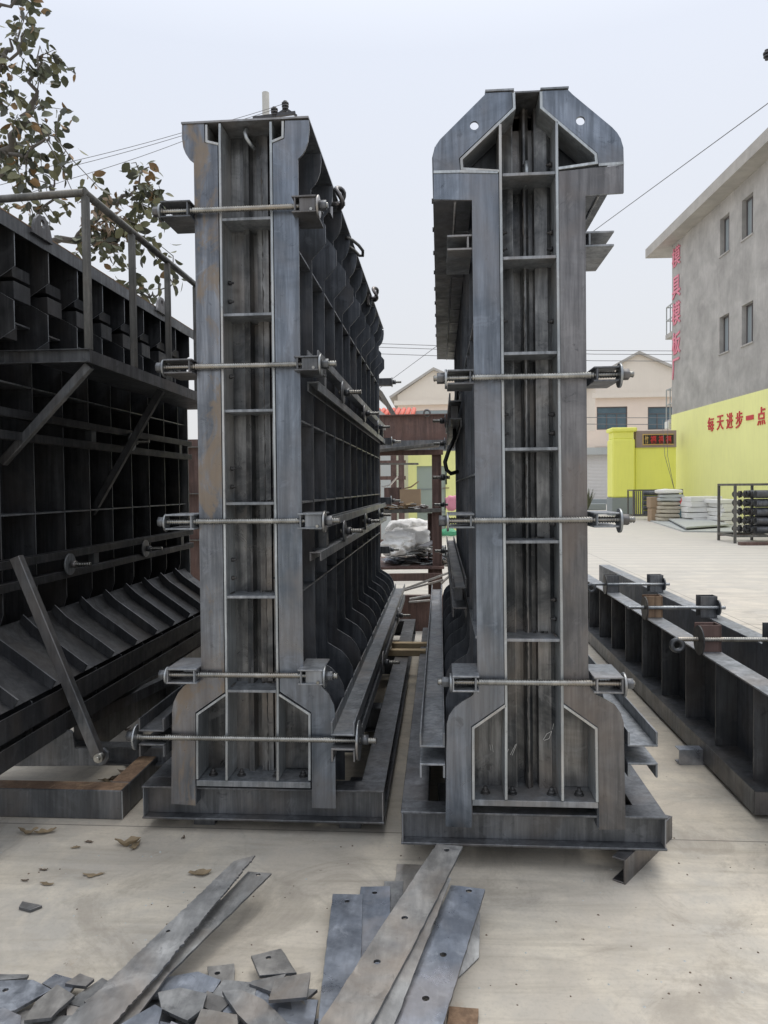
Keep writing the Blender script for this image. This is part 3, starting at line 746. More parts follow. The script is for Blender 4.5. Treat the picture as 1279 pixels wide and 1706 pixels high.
# sloping skirt above the foot, with gussets
mb = MB(); n1 = [(XE-.02, .87), (XE+.05, .79), (XE+.20, .685), (XE+.325, .60)]
mb.prism(offset_strip(n1, .006), XZ(Y0P+.002), Y1P-Y0P-.02); mb.build('skirt_plate', 'darkp', MP)
sk = None
for i in range(11):
    Y = 2.75 + .32*i
    if sk is None:
        mb = MB(); mb.prism([(XE-.01, .868), (XE+.05, .792), (XE+.20, .687), (XE+.33, .60), (XE+.355, .64), (XE+.225, .735), (XE+.08, .838), (XE+.01, .905)], XZ(Y), .010, mside=1); sk = mb.build('gusset', ['darkp', 'dark'], MP)
    else: copypart(sk, MP, (0, .32*i, 0))
for zz, xx, hh in ((.545, XE+.37, .10), (.43, XE+.385, .09)):
    mb = MB(); mb.box((xx-.06, Y0P+.003, zz-hh/2), (xx, Y1P-.02, zz-hh/2+.008)); mb.box((xx-.008, Y0P+.003, zz-hh/2+.008), (xx, Y1P-.02, zz+hh/2)); mb.build('foot_channel', 'darkp', MP)
MB().box((XE+.29, Y0P+.004, .385), (XE+.296, Y1P-.02, .60)).build('added_dark_backing', 'darkp', MP)  # added backing plate, blocks ground light so the foot channel slots stay dark
waler(MP, XE+.004, XE+.064, 1.89, Y0P+.02, Y1P-.03, gap=.07, fl=.035, mat='darkp')
waler(MP, XE+.004, XE+.064, 1.13, Y0P+.02, Y1P-.03, gap=.07, fl=.035, mat='darkp')
for Y, z in ((4.1, 1.13), (5.2, 1.13), (5.0, 1.89)): stub(MP, XE+.066, Y, z, 1, ln=.13)
for Y in (3.78, 5.45):
    pts = [(XE+.12, Y+dy, ztop+dz) for dy, dz in ((-.10, -.03), (-.07, .05), (-.03, .085), (.03, .085), (.07, .05), (.10, -.03))]
    mb = MB(); mb.prism([(p_[1], p_[2]) for p_ in pts], lambda u, v, w_: (XE+.12+w_, u, v), .016, holes=[circle(Y, ztop+.045, .022)])
    mb.build('lifting_eye', 'brownsteel', MP)
# walkway
XW = -1.75; YW = 3.62; zw = 2.262
wk = MB(); wk.box((XE+.005, YW+.01, zw-.010), (XW-.008, 6.35, zw-.004)); wk.build('walkway_plate', 'darkb', MP)
mb = MB(); mb.box((XE-.25, YW, zw-.066), (XW, YW+.007, zw)); mb.box((XE-.25, YW-.03, zw-.004), (XW, YW, zw)); mb.box((XE-.25, YW-.03, zw-.066), (XW, YW, zw-.061)); mb.build('walkway_frame', 'dark', MP)
mb = MB(); mb.box((XW-.007, YW+.0075, zw-.066), (XW, 6.35, zw)); mb.build('walkway_frame', 'brownsteel', MP)
zr = P(124, 314, YW).z
for i in range(5):
    Y = YW+.01 + .56*i
    mb = MB(); mb.box((XW-.034, Y, zw), (XW, Y+.034, zr-.03)); mb.build('railing_post', 'pipe', MP, bevel=.004)
MB().tube([(XW-.017, YW+.01, zr-.015), (XW-.017, 6.3, zr-.015)], .020, 10).build('railing_rail', 'pipe', MP)
MB().tube([(XE-.35, YW+.012, zr-.045), (XW-.017, YW+.012, zr-.017)], .019, 10).build('railing_rail', 'pipe', MP)
for Y, zz in ((3.68, 1.70), (4.65, 1.40)):
    MB().bar((XW-.03, Y, zw-.07), (XE-.06, Y, zz), .042, .042).build('walkway_brace', 'dark' if Y < 4 else 'darkp', MP, bevel=.003)  # far brace in blacker steel: its shade is put into the colour
# hinged foot: arm, strut and pin
YA = 3.42
ap = [xz(x, y, YA) for x, y in ((-60,1277),(-60,1218),(116,1217),(121,1222),(124,1247),(172,1247),(180,1254),(181,1264),(176,1272),(166,1276))]
MB().prism(ap, XZ(YA), .016).build('foot_arm', 'dark', MP, bevel=.002)
s0 = P(27, 928, YA-.02); s1 = P(163, 1258, YA-.02)
MB().bar(s0, s1, .050, .045, up=Vector((0, 1, 0))).build('prop_strut', 'dark', MP, bevel=.003)
pin = P(165, 1262, YA-.045)
mb = MB(); disc(mb, pin, (0, 1, 0), .022, .03, 18); disc(mb, pin+Vector((0, -.02, 0)), (0, 1, 0), .013, .02, 6); mb.build('hinge_pin', 'zinc', MP)
# cradle rails under the mould half
mb = MB(); ibeam(mb, (-2.6, 3.78), (-1.30, 3.78), .10, .20, .08); o = mb.build('cradle_rail', 'dark', MP)
mb = MB(); ibeam(mb, (-2.6, 5.0), (-1.30, 5.0), .10, .20, .08); mb.build('cradle_rail', 'dark', MP)
mb = MB(); mb.box((-2.0, 3.85, .10), (-1.92, 6.2, .30)); mb.build('cradle_rail', 'dark', MP)
MB().bar((-1.95, 3.9, .30), (-1.18, 6.1, .47), .05, .06).build('cradle_brace', 'dark', MP)
# knobs of cut tie wire
# rusty box frame on the ground
xR = P(203, 1370, 3.33).x
BF = thing('box_frame', (xR-1.0, 3.33, 0), 'rust-topped square tube frame lying flat on the concrete, dead leaves inside', 'tube frame')
def tubebox(a, b):
    mb = MB(); mb.box(a, b); top = len(mb.m)
    mb.m[-5] = 1   # the top face
    mb.build('frame_tube', ['dark', 'rusty'], BF, bevel=.004)
hh = .140
tubebox((-3.4, 3.33, .001), (xR, 3.43, hh)); tubebox((xR-.10, 3.4305, .001), (xR, 5.2, hh))
tubebox((-3.4, 5.2005, .001), (xR, 5.3, hh))
MB().box((xR-.001, 3.332, .004), (xR+.003, 3.338, hh-.004)).build('weld_seam', 'cut', BF)

# ================================================================== LOW LONG MOULD
XN = 1.49; ZB, ZT = .02, .575
ML2 = thing('low_mould', (1.85, 3.5, 0), 'long low mould of two ribbed beams joined by tie rods through upright stubs', 'low steel mould')
YN0, YN1 = 2.9, 9.2
def low_side(xo, sgn, y0, y1, label):
    """xo = outer rib edge, sgn = direction towards the mould cavity"""
    xs = xo + sgn*.115
    f = MB(); f.box((xs, y0, ZB+.09), (xs+sgn*.008, y1, ZT)); f.build('side_skin', 'darkb', ML2)
    f = MB(); f.box((xo, y0, ZT), (xs+sgn*.008, y1, ZT+.009)); f.build('top_flange', 'cutd', ML2, bevel=.001)
    f = MB(); f.box((xo-sgn*.05, y0+.6, ZB), (xs-sgn*.02, y1, ZB+.008)); f.box((xo-sgn*.05, y0+.601, ZB+.0085), (xo-sgn*.042, y1-.001, ZB+.11)); f.box((xo-sgn*.0415, y0+.601, ZB+.095), (xs, y1-.001, ZB+.105))
    f.build('foot_channel', 'dark', ML2)
    r = None
    for i in range(12):
        Y = 3.14 + .49*i
        if r is None: 
            f = MB(); f.box((xo+sgn*.001, Y, ZB+.106), (xs-sgn*.001, Y+.008, ZT-.001)); r = f.build('rib', 'cutd' if 0 else 'dark', ML2)
        else: copypart(r, ML2, (0, .49*i, 0))
low_side(XN, 1, YN0, YN1, '')
low_side(2.06, -1, YN0, YN1, '')
MB().box((XN-.048, YN0+.59, ZB+.002), (XN+.15, YN0+.60, ZB+.108)).build('end_cap', 'brownsteel', ML2)
e_ = None
for i in range(6):
    if e_ is None: e_ = MB().box((XN+.0, YN0+.75, 0), (XN+.16, YN0+.85, ZB)).build('foot_pad', 'brownsteel', ML2)
    else: copypart(e_, ML2, (0, 1.0*i, 0))
for Y, lx_, mat_ in ((6.85, 0, 'dark'), (5.55, 0, 'rusty'), (4.42, 0, 'redbrown')):
    for x, mt_ in ((XN+.062, mat_), (XN+.45, 'dark')):
        f = MB(); f.box((x-.008+.06, Y-.05, ZT+.0095), (x+.06, Y+.05, ZT+.165))
        f.box((x-.06, Y-.05, ZT+.0095), (x+.051, Y-.042, ZT+.164)); f.box((x-.06, Y+.042, ZT+.0095), (x+.051, Y+.05, ZT+.164))
        f.build('upright_stub', mt_, ML2, bevel=.001)
    z = ZT+.085
    f = MB(); rod_mesh(f, (XN-.13, Y-.062, z), (XN+.56, Y-.062, z), r=.014); rod = f.build('tie_rod', 'zinc' if Y < 5 else 'bright', ML2)
    f = MB(); disc(f, (XN-.008, Y-.062, z-.005), (1, 0, 0), .085, .010, 26); f.build('washer', 'bolt', rod)
    f = MB(); disc(f, (XN+.51, Y-.062, z), (1, 0, 0), .055, .010, 22); f.build('washer', 'dark', rod)
    if Y != 5.55:
        pts = [(XN-.13+.032*math.cos(a_), Y-.062, z-.035+.032*math.sin(a_)) for a_ in [2*math.pi*k/16 for k in range(17)]]
        f = MB(); f.tube(pts, .014, 8, cap=False); f.build('ring_nut', 'dark', rod)

# ================================================================== FLAT BARS AND CUT PLATES IN FRONT
def flat(name, corners, t, mat, label, cat, group, holes=(), hr=.011, bev=.0006):
    """flat bar from world-space top-face corners given as (px, py, height); real thickness t"""
    pts = [W(*c) for c in corners]
    o_ = sum(pts, Vector())/len(pts)
    nrm = Vector((0, 0, 0))
    for i in range(len(pts)):
        a, b = pts[i]-o_, pts[(i+1) % len(pts)]-o_; nrm += a.cross(b)
    nrm.normalize()
    if nrm.z < 0: nrm = -nrm
    e1 = (pts[1]-pts[0]); e1 -= nrm*e1.dot(nrm); e1.normalize(); e2 = nrm.cross(e1)
    def to2(p): return ((p-o_).dot(e1), (p-o_).dot(e2))
    rj = random.Random(len(label)*17+int(corners[0][0])); dense = []
    amp = .0016 if 'agged' in label else .0008
    for i in range(len(pts)):
        a, b = pts[i], pts[(i+1) % len(pts)]; k = max(1, min(90, int((b-a).length/(.007 if amp > .001 else .03))))
        pr = (b-a).normalized().cross(nrm)
        for j in range(k): dense.append(a.lerp(b, j/k) + (pr*rj.gauss(0, amp) if j else Vector((0, 0, 0))))
    hs = []
    for hx, hy in holes:
        d = ray(hx, hy); p = CAM + d*((o_-CAM).dot(nrm)/d.dot(nrm)); hs.append(circle(*to2(p), hr, 12))
    mb = MB(); mb.prism([to2(p) for p in dense], lambda u, v, w_: o_ + e1*u + e2*v - nrm*w_, t, holes=hs, mside=1)
    o = mb.build(name, [mat, 'dark'], None, bevel=bev); rebase(o); tag(o, label, cat, group); return o
GB = 'long flat bars dumped on the concrete'
GP = 'cut steel plates heaped on the concrete'
flat('flat_bar', [(425,1425,.16),(388,1433,.16),(232,1588,.10),(60,1745,.07),(140,1760,.07),(258,1628,.10)], .008, 'strip_dull', 'ragged-edged upper flat bar of the crossed pair', 'flat bar', GB, [(280,1551)], hr=.007)
flat('flat_bar', [(452,1455,.11),(413,1452,.11),(230,1640,.07),(120,1760,.05),(180,1760,.05),(280,1622,.075)], .008, 'strip_dull', 'lower flat bar of the crossed pair, its punched end resting in the air', 'flat bar', GB, [(430,1457),(356,1506)], hr=.009)
flat('flat_bar', [(604,1490,.03),(554,1489,.03),(522,1760,.05),(598,1760,.05)], .010, 'strip', 'blue-grey bar on the outer edge of the bundle, beside the small plates', 'flat bar', GB, [(578,1501)], hr=.010)
flat('flat_bar', [(650,1476,.022),(601,1477,.022),(572,1740,.035),(648,1740,.035)], .008, 'strip', 'pale bar with one hole, half under the brown bar', 'flat bar', GB, [(624,1487)], hr=.010)
flat('flat_bar', [(672,1468,.012),(640,1468,.012),(630,1600,.015),(660,1600,.015)], .006, 'strip_dull', 'narrow pale bar tucked behind the one-hole bar', 'flat bar', GB)
flat('flat_bar', [(705,1441,.008),(661,1439,.008),(656,1500,.010),(700,1500,.010)], .006, 'strip_warm', 'wide plate end flat on the ground, behind the bundle', 'flat bar', GB)
flat('flat_bar', [(771,1411,.16),(727,1406,.16),(640,1535,.13),(520,1722,.10),(508,1760,.095),(590,1760,.095),(690,1570,.13)], .010, 'strip_warm', 'long brown-grey bar with three holes, on top of the bundle', 'flat bar', GB, [(744,1416),(674,1529),(628,1602)], hr=.011)
flat('flat_bar', [(752,1462,.135),(742,1462,.14),(600,1750,.075),(640,1750,.06)], .010, 'strip_dull', 'bar tilted on edge, directly below the three-holed bar', 'flat bar', GB)
flat('flat_bar', [(738,1500,.09),(728,1500,.095),(640,1760,.045),(668,1760,.035)], .010, 'strip_dull', 'second tilted bar, between the edge bar and the bright bar', 'flat bar', GB)
flat('flat_bar', [(808,1481,.10),(751,1474,.10),(640,1740,.05),(632,1770,.05),(718,1770,.05)], .010, 'strip', 'bright blue-grey bar with three holes, on the open side of the bundle', 'flat bar', GB, [(781,1484),(738,1590),(709,1663)], hr=.011)
flat('flat_bar', [(800,1520,.05),(790,1518,.055),(745,1628,.02),(762,1630,.008),(798,1595,.008)], .008, 'strip_dull', 'scorched bar end standing on edge under the bright bar', 'flat bar', GB)
flat('flat_bar', [(797,1680,.012),(748,1676,.012),(738,1780,.012),(792,1780,.012)], .010, 'rusty', 'rust-edged bar end lying low beside the bright bar', 'flat bar', GB)
PL = [
 ([(468,1580,.05),(418,1592,.05),(432,1625,.05),(494,1620,.05)], 'strip_warm', 'small plate with two holes at the top of the pile', [(447,1595),(462,1620)]),
 ([(476,1622,.058),(420,1634,.055),(415,1639,.055),(458,1654,.06)], 'strip_dull', 'pointed offcut under the square plate'),
 ([(517,1619,.085),(457,1631,.085),(447,1666,.085),(511,1661,.085)], 'strip_warm', 'square plate without holes, on top of the pointed offcut'),
 ([(390,1605,.02),(345,1610,.02),(352,1655,.02),(391,1650,.02)], 'strip_warm', 'thin plate with one hole, partly buried at the back', [(362,1621)]),
 ([(368,1633,.045),(330,1618,.05),(240,1634,.05),(235,1662,.045),(355,1652,.045)], 'strip', 'shiny bent plate in front of the thin plate'),
 ([(345,1655,.065),(300,1645,.065),(262,1653,.065),(268,1680,.065),(312,1700,.065),(338,1680,.065)], 'strip_dull', 'dark angular plate in the middle of the pile'),
 ([(385,1667,.05),(345,1650,.05),(330,1672,.05),(362,1690,.05)], 'strip_warm', 'brownish chip wedged against the angular plate'),
 ([(270,1680,.08),(258,1673,.08),(190,1712,.08),(240,1740,.08),(262,1715,.08)], 'strip', 'bluish pentagonal plate on the near edge'),
 ([(440,1665,.06),(400,1648,.06),(370,1652,.06),(395,1688,.065),(430,1725,.065),(500,1725,.06)], 'strip_dull', 'large pale plate running off the near edge'),
 ([(530,1665,.045),(470,1664,.045),(455,1700,.05),(520,1725,.05)], 'strip', 'blue plate between the pale plate and the bar bundle'),
 ([(395,1690,.075),(335,1680,.075),(318,1720,.075),(400,1740,.075)], 'strip_warm', 'tan plate on the near edge beside the pale plate'),
 ([(85,1648,.055),(55,1632,.055),(-20,1634,.055),(-20,1690,.055),(24,1683,.055)], 'strip', 'wide blue plate with a slotted hole, cut by the frame edge', [(9,1649)]),
 ([(48,1623,.03),(44,1628,.03),(-20,1634,.03),(-20,1622,.03)], 'strip_dull', 'thin sliver of plate behind the wide blue plate'),
 ([(130,1633,.04),(92,1622,.04),(70,1638,.04),(110,1662,.04)], 'strip', 'bluish square plate in the back row'),
 ([(157,1630,.05),(133,1621,.05),(108,1638,.05),(142,1643,.05)], 'strip_dull', 'small tilted plate beside the crossed bars'),
 ([(124,1658,.06),(95,1640,.06),(60,1668,.06),(40,1700,.06),(85,1695,.06)], 'strip_warm', 'tan plate with a pale edge, beside the wide blue plate'),
 ([(35,1692,.075),(5,1678,.075),(-20,1690,.075),(-20,1740,.075),(30,1740,.075)], 'strip', 'bright blue corner plate nearest the camera'),
 ([(215,1640,.03),(170,1636,.03),(150,1680,.03),(210,1690,.03)], 'strip_dull', 'dark plate under the crossed bars'),
 ([(300,1640,.025),(235,1640,.025),(200,1700,.025),(290,1712,.025)], 'dark', 'dark plate deep in the middle of the pile'),
 ([(420,1700,.03),(300,1690,.03),(270,1760,.03),(420,1760,.03)], 'strip_dull', 'bottom plate showing between the tan and pale plates'),
 ([(240,1690,.02),(140,1660,.02),(90,1740,.02),(230,1770,.02)], 'strip_dull', 'broad plate lying under the near ends of the crossed bars'),
 ([(400,1640,.012),(300,1632,.012),(280,1700,.012),(420,1720,.012)], 'strip_warm', 'thin tan plate flat on the concrete beneath the shiny bent plate'),
 ([(530,1700,.02),(430,1690,.02),(410,1770,.02),(525,1770,.02)], 'dark', 'dark plate in the gap between the heap and the bar bundle'),
 ([(340,1725,.085),(285,1700,.09),(255,1760,.085),(330,1775,.085)], 'strip', 'blue chip at the very edge of the picture, among the near plates'),
 ([(205,1668,.045),(165,1652,.045),(140,1668,.045),(175,1690,.045)], 'strip_warm', 'small tan chip showing beside the crossed bars'),
 ([(140,1690,.035),(60,1695,.035),(20,1760,.035),(140,1760,.035)], 'strip_dull', 'flat plate under the near corner plates'),
]
for it in PL:
    flat('cut_plate', it[0], .010, it[1], it[2], 'steel plate', GP, it[3] if len(it) > 3 else (), hr=.009)
rq = random.Random(77)
for i in range(20):
    cx_, cy_ = rq.uniform(-10, 520), rq.uniform(1668, 1750); c = W(cx_, cy_, 0); a0 = rq.uniform(0, 6.28); h_ = .012 + .011*(i % 4)
    cs = []
    for k in range(rq.choice((4, 4, 5))):
        a1 = a0 + k*1.45 + rq.uniform(-.2, .2); r_ = rq.uniform(.06, .11); q = c + Vector((math.cos(a1)*r_, math.sin(a1)*r_*.8, h_ + rq.uniform(-.004, .004)))
        v = q - CAM; zz = v.dot(fw); cs.append((CX + F*v.dot(RT)/zz, CY - F*v.dot(UP)/zz, q.z))
    flat('cut_plate', cs, .010, rq.choice(('strip', 'strip_warm', 'strip_dull')), 'buried plate in the bottom layer of the heap of cut plates', 'steel plate', 'buried plates at the bottom of the heap')
flat('cut_plate', [(70,1508,.012),(37,1501,.012),(31,1511,.012),(50,1516,.012)], .010, 'strip_dull', 'lone four-sided offcut lying clear of the pile', 'steel plate', GP)

# ================================================================== GREY BUILDING WITH YELLOW PLINTH
YC = 41.0; cxy = P(1119, 700, YC)
BX, BY = cxy.x, YC
ang = math.atan2(.045, 1.0)
dv = Vector((math.sin(ang), -math.cos(ang), 0))     # along the wall, towards the camera
nv = Vector((math.cos(ang), math.sin(ang), 0))      # into the building
C0 = Vector((BX, BY, 0))
def BW(s_, z, n=0.0): return C0 + dv*s_ + nv*n + Vector((0, 0, z))
def wall_sz(px, py, n=0.0):
    """wall coordinates (s, z) seen at a pixel"""
    d = ray(px, py); o_ = CAM - (C0 + nv*n); k = -(o_.dot(nv))/d.dot(nv); p = CAM + d*k - C0
    return p.dot(dv), (CAM + d*k).z
zy = wall_sz(1120, 691)[1]; ze = wall_sz(1119.5, 411)[1]
BL = 26.0; BD = 14.0
B = thing('factory_building', (BX, BY, 0), 'grey cement-rendered factory building with a yellow ground floor and red lettering', 'building')
wins = []
for (xa, ya0, ya1, xb, yb0, yb1) in ((1199.3,366,427,1215,353,417),(1235.6,334,401,1254.5,320,388),(1198.2,529,590,1214.5,521,584),(1235.3,510,576,1254.5,500,569)):
    s0_, z0_ = wall_sz(xa, ya1); s1_, z1_ = wall_sz(xb, yb0)
    zlo = (wall_sz(xa, ya1)[1] + wall_sz(xb, yb1)[1])/2; zhi = (wall_sz(xa, ya0)[1] + wall_sz(xb, yb0)[1])/2
    wins.append((s0_, s1_, zlo, zhi))
holes = [[(a, lo), (b, lo), (b, hi), (a, hi)] for a, b, lo, hi in wins]
# more windows farther along the wall towards the camera, beyond the picture edge
fnw = lambda u, v, w_: BW(u, v, w_)
MB().prism([(0, zy), (BL, zy), (BL, ze), (0, ze)], fnw, .28, holes=holes).build('wall', 'render', B)
MB().prism([(-.02, 0), (BL, 0), (BL, zy-.002), (-.02, zy-.002)], lambda u, v, w_: BW(u, v, w_-.02), .3).build('yellow_plinth', 'yellow', B)
mb = MB()
mb.prism([(.0, 0.01), (.29, .01), (.29, ze-.01), (0, ze-.01)], lambda u, v, w_: BW(u+.003, v, .281+w_), BD); mb.build('wall', 'render', B)
MB().prism([(.3, 0), (BL, 0), (BL, ze), (.3, ze)], lambda u, v, w_: BW(u, v, BD+w_), .28).build('wall', 'render', B)
MB().prism([(0, 0), (.28, 0), (.28, ze-.01), (0, ze-.01)], lambda u, v, w_: BW(BL-.29+u, v, .281+w_), BD-.3).build('wall', 'render', B)
# eave slab
s_e, z_e1 = wall_sz(1085, 414, -1.5); fh = .50
mb = MB(); ov = .78
mb.prism([(-2.0, ze+.002), (BL+1, ze+.002), (BL+1, ze+fh), (-2.0, ze+fh)], lambda u, v, w_: BW(u, v, -ov+w_), BD+2*ov); mb.build('eave_slab', 'eave', B)
for a, b, lo, hi in wins:
    fr = MB(); n0 = .19
    for (u0, v0, u1, v1) in ((a, lo, a+.07, hi), (b-.07, lo, b, hi), (a+.07, lo, b-.07, lo+.08), (a+.07, hi-.08, b-.07, hi), ((a+b)/2-.035, lo+.08, (a+b)/2+.035, hi-.08)):
        fr.prism([(u0, v0), (u1, v0), (u1, v1), (u0, v1)], lambda u, v, w_: BW(u, v, n0+w_), .06)
    f_ = fr.build('window', 'winframe', B)
    MB().prism([(a, lo), (b, lo), (b, hi), (a, hi)], lambda u, v, w_: BW(u, v, n0+.03+w_), .01).build('pane', 'glass2', f_)
    MB().prism([(a-.05, lo-.06), (b+.05, lo-.06), (b+.05, lo-.002), (a-.05, lo-.002)], lambda u, v, w_: BW(u, v, -.05+w_), .2).build('sill', 'render', f_)
# balconies on the far end wall
for (yb_, yt_, xo) in ((557, 512, 1104), (700, 650, 1108)):
    zb_ = P(xo, yb_, YC+1.2).z; zt_ = P(xo, yt_, YC+1.2).z
    mb = MB(); mb.box((BX+.1, YC+.05, zb_-.25), (BX+3.2, YC+1.5, zb_)); bl = mb.build('balcony_slab', 'eave', B)
    mb = MB()
    for k in range(4): mb.box((BX+.12+.9*k, YC+1.42, zb_), (BX+.17+.9*k, YC+1.47, zt_))
    for zz in (zt_, (zb_+zt_)/2): mb.box((BX+.12, YC+1.42, zz), (BX+3.2, YC+1.47, zz+.05)); mb.box((BX+.12, YC+.2, zz), (BX+.17, YC+1.4, zz+.05))
    mb.box((BX+.12, YC+.75, zb_), (BX+.17, YC+.80, zt_)); mb.build('balcony_rail', 'sheetgrey', B)
MB().box((BX+.0, YC+.6, P(1112, 712, YC).z), (BX+.5, YC+1.3, P(1112, 700, YC).z)).build('air_conditioner_box', 'white', B, bevel=.02)

# painted and raised lettering
def glyph(ch, name, mat, h_target, w_target, place, depth, parent, thick=.03):
    cu = bpy.data.curves.new(name, 'FONT'); cu.body = ch; cu.extrude = depth/2; cu.offset = thick; cu.size = 1
    tmp = bpy.data.objects.new(name, cu); COL.objects.link(tmp)
    dg = bpy.context.evaluated_depsgraph_get(); dg.update()
    me = bpy.data.meshes.new_from_object(tmp.evaluated_get(dg)); bpy.data.objects.remove(tmp); bpy.data.curves.remove(cu)
    xs = [v.co.x for v in me.vertices]; ys = [v.co.y for v in me.vertices]
    x0, x1, y0, y1 = min(xs), max(xs), min(ys), max(ys); hh_ = h_target/(y1-y0); ww_ = w_target/(x1-x0)
    og = orig(parent)
    for v in me.vertices: v.co = place((v.co.x-x0)*ww_, (v.co.y-y0)*hh_, v.co.z) - og
    me.materials.clear(); me.materials.append(MS[mat])
    o = bpy.data.objects.new(name, me); COL.objects.link(o); o.parent = parent; return o
def wall_text(chars, boxes, mat, n, depth):
    for ch, (xa, ya, xb, yb) in zip(chars, boxes):     # px: left edge top/bottom mid etc.
        sa, za = wall_sz(xa, yb); sb, zb2 = wall_sz(xb, ya)
        zm = wall_sz((xa+xb)/2, ya)[1]; zl = wall_sz((xa+xb)/2, yb)[1]
        glyph(ch, 'red_character', mat, zm-zl, sb-sa, lambda u, v, w_, sa=sa, zl=zl: BW(sa+u, zl+v, -n-w_), depth, B, .008)
wall_text('模具模板厂', ((1120.5,411,1134,443),(1120.5,460,1134,496),(1120.5,503,1134,540),(1120.5,553,1134,590),(1120.5,597,1132,631)), 'pink', .03, .04)
wall_text('每天进步一点', ((1180,695,1190.5,719),(1195.5,692,1206.5,716),(1211.5,688,1222,714),(1227,685,1238.5,713),(1244.5,692,1256.5,699.5),(1263,678,1276.5,708)), 'red', .04, .03)

# ================================================================== GATE WALL, HOUSES, FAR BUILDINGS
def fbox(mb, x0, y0, x1, y1, Y, dep, mi=0):
    a = P(x0, y1, Y); b = P(x1, y0, Y); mb.box((a.x, Y, a.z), (b.x, Y+dep, b.z), mi); return a, b
YG = 39.0
a = P(1020, 830, YG); b = P(1058, 712, YG)
G = thing('gate_pillar', ((a.x+b.x)/2, YG, 0), 'yellow gate pillar with a flat cap and grey plinth', 'gate pillar')
MB().box((a.x, YG, P(1040, 829, YG).z), (b.x, YG+1.2, P(1040, 731, YG).z)).build('shaft', 'yellow2', G, bevel=.06)
MB().box((a.x-.02, YG-.02, 0), (b.x+.02, YG+1.22, P(1040, 829, YG).z-.002)).build('plinth', 'greybase', G, bevel=.02)
MB().box((a.x+.06, YG+.06, P(1040, 731, YG).z+.001), (b.x-.06, YG+1.14, P(1040, 719, YG).z)).build('neck', 'yellow2', G, bevel=.03)
MB().box((a.x-.05, YG-.05, P(1040, 719, YG).z+.001), (b.x+.1, YG+1.25, P(1040, 712, YG).z)).build('cap', 'yellow2', G, bevel=.05)
a = P(1058.5, 820, YG+.3); b = P(1126, 745, YG+.3)
GW = thing('gate_wall', ((a.x+b.x)/2, YG+.3, 0), 'yellow wall beside the gate pillar with a tiled coping band and red-lettered sign board', 'wall')
MB().box((a.x, YG+.3, 0), (b.x, YG+.6, b.z)).build('wall', 'yellow2', GW)
c = P(1058.5, 718, YG+.3)
MB().box((a.x, YG+.24, b.z+.001), (b.x, YG+.66, c.z)).build('coping_band', 'tileband', GW)
s0_ = P(1072, 740, YG+.2); s1_ = P(1122, 724, YG+.2)
MB().box((s0_.x-.05, YG+.20, s0_.z-.05), (s1_.x, YG+.238, s1_.z+.05)).build('sign_board', 'gold', GW)
MB().box((s0_.x, YG+.19, s0_.z), (s1_.x, YG+.199, s1_.z)).build('sign_board', 'black', GW)
for ch, xa, xb, mt_ in (('竹', 1074, 1080, 'gold'), ('福', 1083.5, 1093, 'red'), ('福', 1097, 1105, 'red'), ('福', 1109, 1118, 'red')):
    p = P(xa, 739, YG+.18); q = P(xb, 725.5, YG+.18)
    glyph(ch, 'red_character', mt_, q.z-p.z, q.x-p.x, lambda u, v, w_, p=p: Vector((p.x+u, YG+.18-w_, p.z+v)), .02, GW, .02)

def house(Yh, x0, x1, xap, yap, yeave, ycorn, lab, windows, shut=None):
    a = P(x0, yeave, Yh); b = P(x1, yeave, Yh); ap = P(xap, yap, Yh); zc = P((x0+x1)/2, ycorn, Yh).z
    H = thing('row_house', ((a.x+b.x)/2, Yh, 0), lab, 'house')
    ze_ = min(a.z, b.z)
    hol = []
    for wx0, wy0, wx1, wy1 in windows:
        p = P(wx0, wy1, Yh); q = P(wx1, wy0, Yh); hol.append((p.x, p.z, q.x, q.z))
    MB().prism([(a.x, 0), (b.x, 0), (b.x, zc), (a.x, zc)], XZ(Yh), .3, holes=[[(p[0], p[1]), (p[2], p[1]), (p[2], p[3]), (p[0], p[3])] for p in hol]).build('wall', 'creampink', H)
    MB().box((a.x+.02, Yh+.31, 0), (b.x-.02, Yh+11, ze_-.05)).build('wall', 'cream', H)
    MB().prism([(a.x, zc+.001), (b.x, zc+.001), (b.x, ze_), (ap.x, ap.z), (a.x, ze_)], XZ(Yh), .3).build('gable', 'cream', H)
    MB().box((a.x-.3, Yh-.35, zc-.12), (b.x+.3, Yh-.001, zc+.28)).build('cornice', 'cream', H)
    pr = offset_strip([(a.x-.7, ze_-.35*0-.25), (ap.x, ap.z+.12), (b.x+.7, ze_-.25)], .2)
    MB().prism(pr, XZ(Yh-.35), 12).build('roof', 'eave', H)
    for p in hol:
        f_ = MB(); t = .09
        f_.box((p[0], Yh+.10, p[1]), (p[0]+t, Yh+.18, p[3])); f_.box((p[2]-t, Yh+.10, p[1]), (p[2], Yh+.18, p[3]))
        f_.box((p[0]+t, Yh+.10, p[1]), (p[2]-t, Yh+.18, p[1]+t)); f_.box((p[0]+t, Yh+.10, p[3]-t), (p[2]-t, Yh+.18, p[3]))
        zm = p[1] + (p[3]-p[1])*.68; f_.box((p[0]+t, Yh+.101, zm), (p[2]-t, Yh+.179, zm+.06))
        for k in (.33, .66): f_.box((p[0]+(p[2]-p[0])*k-.04, Yh+.102, p[1]+t), (p[0]+(p[2]-p[0])*k+.04, Yh+.178, zm))
        wf = f_.build('window', 'winframe', H)
        MB().box((p[0]+.01, Yh+.14, p[1]+.01), (p[2]-.01, Yh+.16, p[3]-.01)).build('pane', 'glass', wf)
    return H
YH = 66.0
H1 = house(YH, 992, 1150, 1063, 590, 626, 660, 'cream gabled row house beyond the gate, with a white roller shutter', [(980+14, 677, 1045, 716), (1079, 677, 1128, 716)])
a = P(994, 833, YH); b = P(1048, 757, YH)
